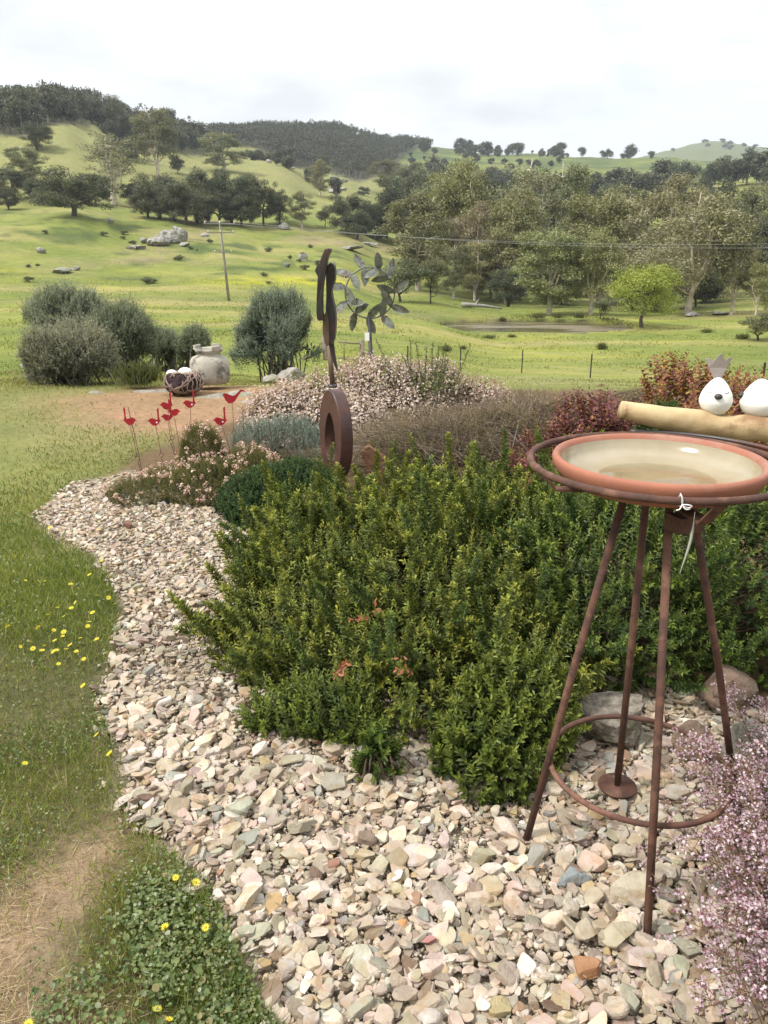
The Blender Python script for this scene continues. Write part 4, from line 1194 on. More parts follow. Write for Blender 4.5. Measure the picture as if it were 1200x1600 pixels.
def small_plants():
    rng = np.random.default_rng(61)
    # grey-blue lavender
    c = gp(425, 716)
    root = plant('lavender_clump', "low silvery blue-grey leafy clump behind the dark green bush", (c[0], c[1] + .2, 0), 'plant')
    lumps = [(c[0] - .12, c[1] + .15, .03, .2, .2, .18), (c[0] + .12, c[1] + .2, .03, .24, .2, .20), (c[0] + .3, c[1] + .1, .0, .2, .2, .15)]
    P, Nn = lump_points(rng, lumps, 700); D = nrm(Nn * .5 + [0, 0, 1] + rng.normal(0, .3, P.shape)); B = MB()
    B.add(*shoots(rng, P - D * .04, D, rng.uniform(.08, .16, len(P)), 9, .032, .005, 40, 20, (.13, .165, .15), (.26, .30, .28), .15, quad=True, per=2))
    fin(B, 'foliage', M['leaf'], root)
    # feathery upright plant
    c = at(672, 7.2)
    root = plant('feathery_plant', "upright feathery dark green stems rising above the blossom shrub's right side", (c[0], c[1], 0), 'plant')
    B = MB(); TB = MB()
    for k in range(15):
        b = np.array([c[0] + rng.normal(0, .07), c[1] + rng.normal(0, .1), 0]); lean = rng.normal(0, .13)
        tp = b + np.array([lean + (k % 4 - 1.0) * .14, rng.normal(0, .1), rng.uniform(.55, .80)])
        TB.add(*stems(b[None], tp[None], .006, .002, (.08, .09, .03)))
        n = 60; t = np.linspace(.25, 1, n); Pp = b + (tp - b) * t[:, None]
        D = nrm(rng.normal(0, .6, (n, 3)) + [0, 0, .9])
        B.add(*shoots(rng, Pp, D, np.full(n, .06) * (1.25 - t), 5, .02, .003, 45, 20, (.05, .075, .02), (.10, .14, .04), .2, quad=True, per=2))
    fin(TB, 'stem', M['twig'], root); fin(B, 'foliage', M['leaf'], root)
    # strappy tuft
    for x, y, h, lab in ((212, 603, .30, "strappy grey-green grass tuft growing left of the twig nest"), ):
        c = gp(x, y); B = MB(); n = 420
        b = np.stack([c[0] + rng.normal(0, .10, n), c[1] + .15 + rng.normal(0, .1, n), np.full(n, 0.0)], -1)
        D = nrm(np.stack([rng.normal(0, .45, n), rng.normal(0, .45, n), np.ones(n)], -1))
        B.add(*leaf_batch(rng, b, D, nrm(rng.normal(size=(n, 3))), rng.uniform(.16, h + .03, n), .012, colours(rng, [(.10, .12, .05), (.16, .17, .075)], n), .1, False, .15))
        tag(B.obj('grass_tuft', M['grass']), lab, 'plant')
    # brown dry tuft right of the pink bush
    c = gp(366, 795); B = MB(); n = 500
    b = np.stack([c[0] + rng.normal(0, .07, n), c[1] + .05 + rng.normal(0, .07, n), np.zeros(n)], -1); D = nrm(np.stack([rng.normal(0, .5, n), rng.normal(0, .5, n), np.ones(n)], -1))
    B.add(*leaf_batch(rng, b, D, nrm(rng.normal(size=(n, 3))), rng.uniform(.05, .17, n), .004, colours(rng, [(.24, .16, .08), (.16, .15, .05), (.30, .20, .10)], n), .1, True))
    tag(B.obj('dry_tuft', M['grass']), "dry brown tuft at the right foot of the pink bush", 'plant')
small_plants()

def olive_bushes():
    rng = np.random.default_rng(71)
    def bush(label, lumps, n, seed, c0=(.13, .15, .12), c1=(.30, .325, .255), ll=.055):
        rng = np.random.default_rng(seed); lm = np.array(lumps, float)
        c = lm[:, :3].mean(0); gz = float(ground(c[0], c[1]))
        root = plant('grey_olive_bush', label, (c[0], c[1], gz), 'bush', 'grey-green bushes beyond the lawn')
        lm[:, 2] += gz
        P, Nn = lump_points(rng, lm, n, zmin=gz - .5, noise=.46 * min(1, lm[:, 3].max() / .5), nf=2.8, seed=seed, up=-.35)
        D = nrm(Nn * .6 + [0, 0, .8] + rng.normal(0, .45, P.shape)); L = .12 + .55 * rng.random(len(P)) ** 1.7; B = MB()
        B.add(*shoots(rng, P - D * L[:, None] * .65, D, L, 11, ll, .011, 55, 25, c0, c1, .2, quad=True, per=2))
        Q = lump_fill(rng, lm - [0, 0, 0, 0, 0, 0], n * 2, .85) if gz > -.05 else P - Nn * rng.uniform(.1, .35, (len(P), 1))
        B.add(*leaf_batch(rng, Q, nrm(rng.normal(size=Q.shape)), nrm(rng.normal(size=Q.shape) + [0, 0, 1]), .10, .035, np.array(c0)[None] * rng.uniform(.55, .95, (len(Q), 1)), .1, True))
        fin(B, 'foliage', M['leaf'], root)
        S_ = MB(); ks = rng.choice(len(P), 60)
        b = np.stack([c[0] + rng.normal(0, .15, 60), c[1] + rng.normal(0, .12, 60), np.full(60, gz)], -1)
        S_.add(*stems(b, P[ks] - Nn[ks] * .1, .014, .005, (.12, .105, .08), .05)); fin(S_, 'stem', M['twig'], root)
    def L_(x, ybot, ytop, wpx, d):
        """one ellipsoid filling a picture box at distance d"""
        g = at(x, d); top = pd(x, ytop, d)[2]; bot = pd(x, ybot, d)[2]
        dep = project(g)[2]; rx = wpx / 2 * dep / FPX
        zc = (top + bot) / 2 - g[2]
        return (g[0], g[1], zc, rx, rx * .9, (top - bot) / 2)
    bush("tallest grey-green bush at the left edge of the lawn, behind the others", [L_(85, 560, 462, 105, 12.6), L_(60, 545, 478, 60, 12.4)], 1500, 1)
    bush("front rounded grey-green bush with grass round its foot at the left of the lawn", [L_(68, 603, 517, 105, 10.6), L_(105, 598, 512, 75, 10.8), L_(30, 603, 545, 50, 10.6)], 1600, 2, (.145, .148, .12), (.31, .31, .245))
    bush("darker grey-green bush at the right side of the left clump", [L_(170, 570, 480, 78, 11.8), L_(185, 570, 508, 50, 11.7), L_(145, 570, 500, 50, 11.9)], 1300, 3, (.105, .13, .095), (.235, .265, .195))
    bush("low grey-green bush behind the lawn, left part of a short row", [L_(225, 560, 517, 45, 14.5), L_(245, 562, 524, 40, 14.5)], 600, 4, (.13, .15, .11), (.28, .31, .235))
    bush("low grey-green bush behind the concrete pot", [L_(288, 562, 517, 38, 14.2), L_(270, 562, 530, 30, 14.2)], 500, 5, (.13, .15, .11), (.28, .31, .235))
    bush("big round grey-green bush standing left of the tall steel sculpture", [L_(430, 585, 474, 118, 12.2), L_(395, 580, 495, 60, 12.0), L_(468, 582, 500, 60, 12.2)], 2000, 6, (.11, .14, .115), (.275, .31, .255))
olive_bushes()

# ------------------------------------------------------------------ trees
def tree_shape(seed, H=14.0, crown=(4.6, 4.6, 4.2), cz=9.2, trunk_r=0.32, nclump=46, per=95, leaf=0.34, c0=(.055, .068, .030), c1=(.135, .140, .060), clump_r=1.25, flat=0.6, nlimb=9, lean=0.0, gap=0.15, droop=0.0, pale=False, umbrella=False, bark=(1, 1, 1), dead=0.0):
    """trunk + limbs and leaf clumps; returns (trunk MB, crown MB), base at the origin"""
    rng = np.random.default_rng(seed)
    T, K = MB(), MB()
    u = nrm(rng.normal(size=(nclump, 3)) + [0, 0, .25])
    r = rng.random((nclump, 1)) ** 0.38
    ctr = u * r * np.array(crown) + np.array([lean * cz, 0, cz])
    # lobes: pull clumps to a few sub-crowns so the outline is uneven
    nl = max(3, nlimb // 2)
    lob = nrm(rng.normal(size=(nl, 3)) + [0, 0, .2]) * np.array(crown) * rng.uniform(.35, .75, (nl, 1)) + np.array([lean * cz, 0, cz])
    own = np.argmin(((ctr[:, None] - lob[None]) ** 2).sum(-1), 1)
    ctr = ctr * (.62) + lob[own] * .38 + rng.normal(0, .3, ctr.shape)
    if umbrella: ctr[:, 2] = np.maximum(ctr[:, 2], cz - crown[2] * .3)
    ctr[:, 2] = np.maximum(ctr[:, 2], H * .10)
    fork = H * rng.uniform(.22, .34)
    tp = spline([(0, 0, -.5), (lean * fork * .4 + rng.normal(0, .1), rng.normal(0, .1), fork * .5), (lean * fork, rng.normal(0, .25), fork), (lean * cz * .9 + rng.normal(0, .5), rng.normal(0, .5), cz), (lean * H * .8 + rng.normal(0, .6), rng.normal(0, .6), min(H * .93, cz + crown[2] * .8))], 16)
    T.add(*tube(tp, np.linspace(trunk_r * 1.25, trunk_r * .12, 16), 7), col=bark)
    limbs = [tp]
    for i in range(nl):
        s = tp[int(rng.integers(4, 9))]
        e = lob[i]
        m = s * .5 + e * .5 + np.array([0, 0, -.08 * H * rng.random()]) + rng.normal(0, .35, 3)
        lp = spline([s, m, e], 9); limbs.append(lp)
        T.add(*tube(lp, np.linspace(trunk_r * .55, trunk_r * .14, 9), 5, False), col=bark)
    A = np.concatenate(limbs)
    for i in range(nclump):
        dd = ((A - ctr[i] * [1, 1, 1] - [0, 0, -.6]) ** 2).sum(1) + (A[:, 2] > ctr[i, 2]) * 4 + (A[:, 2] < fork * .7) * 30
        s = A[np.argmin(dd)]
        T.add(*tube(np.stack([s, s * .45 + ctr[i] * .55 + rng.normal(0, .15, 3), ctr[i]]), [trunk_r * .26, trunk_r * .17, trunk_r * .07], 4, False), col=bark)
    live = rng.random(nclump) > dead
    ctr = ctr[live]; nc = len(ctr)
    w = rng.uniform(.6, 1.35, nc)
    cnt = (per * w).astype(int)
    idx = np.repeat(np.arange(nc), cnt); n = len(idx)
    g = nrm(rng.normal(size=(n, 3))) * rng.random((n, 1)) ** .45
    P = ctr[idx] + g * clump_r * w[idx][:, None] ** .6 * np.array([1, 1, flat])
    P[:, 2] -= droop * (g[:, 0] ** 2 + g[:, 1] ** 2) * clump_r
    D = nrm(rng.normal(size=(n, 3)) + [0, 0, -.35 - droop]); Nn = nrm(g * .8 + rng.normal(0, .6, (n, 3)) + [0, 0, .5])
    tone = rng.random(nc)[idx] * .65 + .35 * rng.random(n)
    col = lerp(c0, c1, tone) * rng.normal(1, .13, (n, 1))
    K.add(*leaf_batch(rng, P, D, Nn, leaf * rng.uniform(.65, 1.35, n), leaf * .55 * rng.uniform(.7, 1.3, n), np.clip(col, .004, 1), .1, True))
    return T, K

TREE = {}
def make_kind(kind, variants, H, **kw):
    bark = kw.pop('barkmat', 'bark')
    L_ = []
    for s in variants:
        T, K = tree_shape(s, H, **kw)
        tv = np.concatenate(K.V)
        wid = np.percentile(np.hypot(tv[:, 0], tv[:, 1]), 95) * 2
        L_.append((T.mesh('trunk', M[bark], True), K.mesh('crown', M['leaf' if kind == 'lime_tree' else 'tree_leaf']), np.percentile(tv[:, 2], 99.5), wid))
    TREE[kind] = L_

make_kind('gum', (1, 2, 3, 4), 15, crown=(5.0, 5.0, 6.9), cz=7.6, nclump=84, per=165, leaf=.30, c0=(.105, .115, .060), c1=(.265, .26, .135), clump_r=1.12, flat=.6, nlimb=13, trunk_r=.30, bark=(1.6, 1.55, 1.45))
make_kind('olive_gum', (11, 12, 13), 15, crown=(5.2, 5.2, 7.2), cz=7.2, nclump=90, per=180, leaf=.28, c0=(.125, .130, .050), c1=(.305, .300, .145), clump_r=1.15, flat=.65, nlimb=13, trunk_r=.27, droop=.25, bark=(1.6, 1.52, 1.42))
make_kind('brown_gum', (21, 22), 15, crown=(5.2, 5.2, 7.0), cz=7.5, nclump=84, per=175, leaf=.26, c0=(.175, .155, .090), c1=(.345, .310, .20), clump_r=1.15, flat=.7, nlimb=14, trunk_r=.26, bark=(1.5, 1.42, 1.35))
make_kind('dark_gum', (31, 32, 33), 11, crown=(5.8, 5.8, 5.2), cz=4.7, nclump=80, per=165, leaf=.30, c0=(.050, .060, .036), c1=(.125, .132, .070), clump_r=1.25, flat=.6, nlimb=12, trunk_r=.32, barkmat='bark_dark')
make_kind('white_gum', (41, 42), 18, crown=(4.2, 4.2, 6.6), cz=11.4, nclump=48, per=85, leaf=.36, c0=(.13, .13, .085), c1=(.26, .245, .155), clump_r=1.3, flat=.6, nlimb=13, trunk_r=.40, bark=(1.9, 1.85, 1.75), dead=.2)
make_kind('round_tree', (51, 52), 7, crown=(2.8, 2.8, 2.7), cz=4.2, nclump=56, per=100, leaf=.24, c0=(.085, .098, .050), c1=(.175, .185, .095), clump_r=.85, flat=.75, nlimb=8, trunk_r=.13, barkmat='bark_dark')
make_kind('lime_tree', (61,), 8, crown=(3.8, 3.8, 3.3), cz=4.8, nclump=80, per=190, leaf=.17, c0=(.20, .24, .040), c1=(.38, .42, .09), clump_r=.95, flat=.9, nlimb=9, trunk_r=.15, droop=.55, barkmat='bark_dark')
make_kind('far_gum', (71, 72, 73), 13, crown=(4.8, 4.8, 5.8), cz=6.3, nclump=42, per=50, leaf=.85, c0=(.050, .060, .038), c1=(.115, .120, .070), clump_r=1.7, flat=.7, nlimb=7, trunk_r=.26)

def tree(kind, P, h, w=None, label=None, group=None, rz=None, name=None, k=[0]):
    k[0] += 1
    L_ = TREE[kind]
    tm, cm, h0, w0 = L_[k[0] % len(L_)]
    rng = np.random.default_rng(k[0] * 7 + 5)
    root = empty(name or {'lime_tree': 'lime_tree', 'round_tree': 'small_tree'}.get(kind, 'gum_tree'), P, rng.uniform(0, 6.28) if rz is None else rz, label, 'tree', group)
    sz = h / h0
    sx = sz if w is None else float(np.clip(w / w0, .6 * sz, 2.0 * sz))
    for nm, me in (('trunk', tm), ('crown', cm)):
        o = bpy.data.objects.new(nm, me); C.objects.link(o); o.parent = root
        o.scale = (sx, sx, sz)
    return root

def tree_px(kind, x, yb, yt, wpx, label, d=None, group=None):
    P = hit(x, yb) if d is None else at(x, d)
    dd = math.hypot(P[0], P[1])
    top = pd(x, yt, dd)[2]
    dep = project(P)[2]
    return tree(kind, P, top - P[2], wpx * dep / FPX * 1.12, label, group)

def build_trees():
    G1 = "gums on the left hillside"
    spec = [
     # left hillside
     ('dark_gum', 115, 338, 262, 104, "broad dark gum with a forked trunk on the left slope, nearest the camera there"),
     ('dark_gum', 14, 328, 292, 34, "small dark tree at the far left edge below the paddock"),
     ('dark_gum', 22, 312, 262, 60, "dark dense tree at the left edge behind a smaller one"),
     ('dark_gum', 66, 318, 278, 50, "dark tree filling the gap left of the broad dark gum"),
     ('gum', 40, 290, 230, 56, "dull grey-green gum rising above the dark trees at the left edge"),
     ('dark_gum', 58, 234, 192, 44, "dark tree on the upper left paddock just below the forest"),
     ('white_gum', 178, 320, 210, 78, "tall sparse gum with a tall white trunk on the left slope"),
     ('dark_gum', 182, 222, 150, 52, "tall dark tree at the corner of the upper paddock"),
     ('dark_gum', 213, 254, 214, 34, "dark tree just right of the upper paddock"),
     ('gum', 246, 276, 172, 62, "tall brownish gum with a bare lower trunk below the forest"),
     ('far_gum', 278, 272, 243, 22, "small pale gum on the open crest"),
     ('gum', 350, 268, 208, 76, "spreading olive gum on the crest of the grassy slope"),
     ('dark_gum', 200, 252, 222, 30, "bushy dark tree beside the tall brownish gum"),
     ('dark_gum', 250, 342, 272, 74, "dark gum with a leaning forked trunk at the left end of the slope's long clump"),
     ('dark_gum', 212, 325, 282, 44, "dark low tree at the very left of the slope's long clump"),
     ('dark_gum', 292, 352, 278, 70, "dense dark gum second from the left in the slope's long clump"),
     ('dark_gum', 325, 346, 266, 66, "tallest dark gum in the middle of the slope's long clump"),
     ('dark_gum', 362, 350, 268, 64, "dark gum with a round top in the slope's long clump"),
     ('gum', 392, 350, 272, 56, "brown-trunked gum right of the middle in the slope's long clump"),
     ('dark_gum', 412, 352, 282, 40, "slim dark gum near the right end of the slope's long clump"),
     ('dark_gum', 437, 350, 298, 34, "small dark gum at the right end of the slope's long clump"),
     ('dark_gum', 232, 340, 300, 50, "low bushy tree in front of the leaning gum at the left of the long clump"),
     ('dark_gum', 272, 346, 292, 56, "low bushy tree filling the long clump's left half"),
     ('dark_gum', 308, 350, 296, 54, "low bushy tree at the front middle of the long clump"),
     ('dark_gum', 344, 352, 300, 50, "low bushy tree right of the front middle of the long clump"),
     ('dark_gum', 378, 354, 302, 48, "low bushy tree at the front right of the long clump"),
     ('dark_gum', 90, 322, 288, 60, "low bushy tree behind the broad dark gum's left side"),
     ('dark_gum', 150, 322, 284, 44, "low bushy tree behind the broad dark gum's right side"),
     ('dark_gum', 558, 374, 330, 46, "low bushy tree at the front of the middle-distance clump, left"),
     ('dark_gum', 590, 376, 332, 44, "low bushy tree at the front of the middle-distance clump, right"),
     ('gum', 472, 358, 300, 38, "grey-green gum standing alone right of the slope's long clump"),
     ('gum', 500, 306, 250, 32, "tall narrow yellowish gum alone on the pale grass slope"),
     ('far_gum', 526, 308, 278, 20, "small grey tree right of the narrow yellowish gum"),
     ('round_tree', 508, 356, 322, 24, "small grey tree left of the dark clump in the middle distance"),
     ('dark_gum', 542, 366, 304, 50, "dark dense tree at the left of the middle-distance clump"),
     ('dark_gum', 572, 368, 312, 48, "dark low tree in the middle of the middle-distance clump"),
     ('dark_gum', 604, 372, 318, 48, "dark low tree at the right of the middle-distance clump"),
     ('dark_gum', 568, 306, 292, 20, "tiny dark tree on the pale grass above the middle-distance clump"),
     ('gum', 604, 306, 250, 52, "brownish gum at the foot of the forested hill"),
     ('gum', 640, 312, 254, 48, "grey-brown gum right of another at the foot of the forested hill"),
     ('far_gum', 505, 282, 244, 22, "dark gum at the forest foot above the narrow yellowish gum"),
     # trees around the creek flat
     ('round_tree', 626, 472, 404, 66, "round olive tree standing alone behind the steel leaf wreath"),
     ('round_tree', 673, 474, 402, 38, "small grey-green lollipop tree in the field"),
     ('lime_tree', 1004, 512, 414, 108, "bright lime green willow-like tree beside the pond"),
     ('olive_gum', 1180, 494, 412, 44, "small leafy gum at the right edge behind the pond bank"),
     ('olive_gum', 858, 492, 362, 96, "bushy olive gum directly behind the pond"),
     ('olive_gum', 922, 492, 358, 82, "upright olive gum behind the pond, right of the bushy one"),
     ('brown_gum', 1075, 492, 306, 150, "huge pale brown gum with white branches right of the lime tree"),
     ('brown_gum', 1030, 484, 276, 120, "tallest pale brown gum behind the lime tree"),
     ('gum', 1142, 492, 352, 62, "grey-green gum on the right side of the huge pale brown one"),
     ('olive_gum', 742, 470, 378, 66, "small olive gum at the wood's front left of the pond"),
     ('olive_gum', 790, 474, 356, 66, "olive gum at the wood's front above the pond's left end"),
     ('gum', 708, 468, 384, 48, "shadowy grey gum at the wood's front, beside the lollipop tree"),
     ('round_tree', 655, 448, 388, 36, "small shrubby tree at the wood's left corner"),
    ]
    for s in spec: tree_px(*s)
    deep = [
     ('gum', 655, 148, 312, 84, "grey-green gum with pale forked limbs at the left end of the valley wood"),
     ('olive_gum', 716, 172, 262, 90, "tall yellow-green gum left of centre in the valley wood"),
     ('brown_gum', 748, 150, 325, 62, "sparse brownish gum with pinkish branches in the valley wood"),
     ('white_gum', 822, 165, 268, 80, "tall gum with a white trunk in the middle of the valley wood"),
     ('olive_gum', 812, 150, 308, 80, "olive gum below the tall white-trunked one in the valley wood"),
     ('gum', 882, 185, 268, 70, "brown-green gum right of the white-trunked one in the valley wood"),
     ('olive_gum', 950, 150, 312, 92, "dark-topped olive gum with white limbs behind the pond trees"),
     ('gum', 690, 200, 285, 70, "dull gum behind the yellow-green one in the valley wood"),
     ('dark_gum', 775, 210, 290, 84, "dark gum deep in the valley wood behind the sparse brownish one"),
     ('dark_gum', 852, 215, 300, 80, "dark gum deep in the valley wood right of the white trunk"),
     ('gum', 985, 215, 300, 70, "dull green gum behind the tallest pale brown one, on its left"),
     ('dark_gum', 920, 240, 285, 70, "dark gum on the far side of the valley wood"),
     ('dark_gum', 1118, 250, 290, 70, "dark gum rising behind the huge pale brown one"),
     ('dark_gum', 1160, 240, 312, 60, "dark gum near the right edge at mid height"),
     ('gum', 1196, 235, 300, 56, "grey gum cut by the right edge of the view"),
     ('dark_gum', 1190, 190, 352, 60, "low dark gum at the right edge below the grey one"),
     ('dark_gum', 630, 260, 282, 56, "dark tree at the far left corner of the valley wood"),
     ('dark_gum', 660, 250, 290, 60, "dark tree behind the valley wood's left end"),
     ('gum', 735, 255, 270, 60, "grey gum just showing over the back of the valley wood"),
     ('dark_gum', 1240, 160, 330, 90, "dark gum just beyond the right edge"),
     ('gum', 1105, 170, 330, 84, "gum in the shade between the pale brown ones"),
    ]
    for kind, x, d, yt, w, lab in deep: tree_px(kind, x, 0, yt - 8, w * 1.15, lab, d)
    # understorey of the wood
    rng = np.random.default_rng(5)
    for i in range(34):
        x = rng.uniform(640, 1210); d = rng.uniform(128, 210)
        P = at(x, d); h = rng.uniform(4.5, 8)
        tree('dark_gum' if i % 2 else 'round_tree', P, h, h * 1.15, "low bushy tree in the shade of the valley wood", "understorey trees of the valley wood", name='small_tree')
    # far paddock row
    for i in range(46):
        x = 640 + 580 * (i + rng.uniform(-.4, .4)) / 46; d = rng.uniform(455, 540) if x > 850 else rng.uniform(400, 640)
        if 985 < x < 1030 and d > 500: d = 470
        P = at(x, d); h = rng.uniform(9, 17)
        tree('far_gum', P, h, h * rng.uniform(.75, 1.1), "distant gum in the tree line across the far paddock", "gums lining the far paddock")
    # skyline trees on the right ridge
    sky = [(905, 238, 226, "lone rounded tree on the bare skyline ridge"), (938, 239, 229, "second lone tree on the bare skyline ridge, right of the rounded one"), (981, 244, 225, "tallest tree on the skyline right of the two lone ones"), (1012, 246, 236, "small dark tree on the skyline left of the far hill"),
           (968, 244, 236, "bushy little tree touching the tallest skyline tree"), (858, 240, 231, "small tree on the skyline among a low row"), (882, 239, 233, "tiny dark tree at the right end of the low skyline row")]
    for x, yb, yt, lab in sky:
        d = 1090 if x < 960 else 1000
        P = at(x, d); dep = project(P)[2]; h = (yb - yt) * dep / FPX * 1.15
        tree('far_gum', P, h, h * 1.0, lab, "lone trees on the skyline ridge")
    for i in range(44):
        x = rng.choice([640, 668, 715, 733, 752, 768, 800, 850, 866]) + rng.normal(0, 9) if i < 36 else rng.uniform(700, 990); P = at(x, rng.uniform(900, 1130)); h = rng.uniform(4, 15)
        tree('far_gum', P, h, h * rng.uniform(.7, 1.25), "distant tree dotted along the ridge right of the forest", "trees along the right ridge")
    # upper left forest: the trees that can be told apart
    n = 0; tries = 0
    while n < 118 and tries < 6000:
        tries += 1
        x = rng.uniform(-30, 350); d = rng.uniform(300, 600)
        P = at(x, d); px, py, dep = project(P)
        if not (py < forest_edge(px) - 1): continue
        h = rng.uniform(9, 15)
        tree('far_gum', P, h, h * rng.uniform(.7, 1.0), "dark gum in the forest covering the upper left ridge", "gums of the upper left forest"); n += 1
    # low scrub on the near left slope
    for i in range(24):
        x = rng.choice([30, 90, 190, 235, 300, 410, 470]) + rng.normal(0, 22); P = at(x, rng.choice([128, 150, 172, 190]) + rng.normal(0, 7)); h = rng.uniform(.35, 1.1)
        P = P - [0, 0, .42 * h]; tree('round_tree', P, h * 1.45, h * rng.uniform(1.4, 2.6), "low dark scrub bush dotted on the grassy left slope", "scrub bushes on the left slope", name='bush')
    # scattered shrubs on the hill paddock
    for i in range(26):
        x = rng.uniform(640, 880); P = at(x, rng.uniform(650, 950)); h = rng.uniform(3, 7)
        tree('far_gum', P, h, h * 1.2, "small tree scattered on the green hillside below the right ridge", "small trees on the far green hillside", name='small_tree')
    for i in range(20):
        x = rng.uniform(385, 490); P = at(x, rng.uniform(455, 530)); h = rng.uniform(2.5, 6.5)
        tree('far_gum', P, h, h * 1.2, "scrubby small tree on the rocky slope below the forest", "scrub on the rocky slope", name='small_tree')
    for i in range(14):
        x = rng.uniform(1035, 1200); P = at(x, rng.uniform(2250, 2480)); h = rng.uniform(6, 12)
        tree('far_gum', P, h, h * 1.4, "tiny tree on the pale far hill at the right", "trees on the far hill", name='small_tree')
build_trees()

def build_forest():
    """the wooded hill that reads as one mass"""
    rng = np.random.default_rng(77)
    T, K = MB(), MB()
    pts = []
    while len(pts) < 1750:
        x = rng.uniform(330, 740, 4000); d = rng.uniform(430, 1200, 4000)
        a = np.array([math.atan2(*ray(v, 230)[:2]) for v in x])
        X, Y = np.sin(a) * d, np.cos(a) * d; Z = ground(X, Y)
        px, py, _ = project(np.stack([X, Y, Z], -1))
        k = (py < forest_edge(px) - rng.uniform(0, 5, len(px))) & (d < np.interp(x, [560, 640, 760], [930, 1150, 1200])) & ((px > 348) | (d > 600)) & (rng.random(len(px)) < np.interp(px, [600, 745], [1, .12]))
        pts += list(np.stack([X, Y, Z], -1)[k])
    x = rng.uniform(-140, 350, 900); d = rng.uniform(320, 610, 900)
    for xx, dd in zip(x, d):
        P = at(xx, dd); px, py, _ = project(P)
        if py < forest_edge(px) - 2: pts.append(P)
    P = np.array(pts); n = len(P)
    h = rng.uniform(8, 14, n)
    T.add(*stems(P - [0, 0, .5], P + np.stack([np.zeros(n), np.zeros(n), h * .8], -1), .28, .1, (.75, .72, .68)))
    per = 70
    idx = np.repeat(np.arange(n), per)
    m = len(idx)
    u = nrm(rng.normal(size=(m, 3))) * rng.random((m, 1)) ** .4
    lob = rng.normal(0, 1, (n, 4, 3)) * np.array([1.6, 1.6, 1.5])
    q = P[idx] + np.stack([np.zeros(m), np.zeros(m), h[idx] * .66], -1) + lob[idx, rng.integers(0, 4, m)] + u * np.array([1.7, 1.7, 1.4])
    tone = np.clip(rng.random(n)[idx] * .6 + rng.random(m) * .4, 0, 1)
    col = lerp((.038, .047, .032), (.085, .088, .054), tone)
    K.add(*leaf_batch(rng, q, nrm(rng.normal(size=(m, 3))), nrm(u + [0, 0, .6] + rng.normal(0, .4, (m, 3))), rng.uniform(.8, 1.5, m), rng.uniform(.6, 1.0, m), col, .1, True))
    off = K.n
    for v, c in zip(T.V, T.C): K.V.append(v); K.C.append(c * .3)
    for f in T.F: K.F.append(f + off); K.M.append(0)
    K.n += T.n
    tag(K.obj('forest', M['leaf']), kind='stuff')
build_forest()

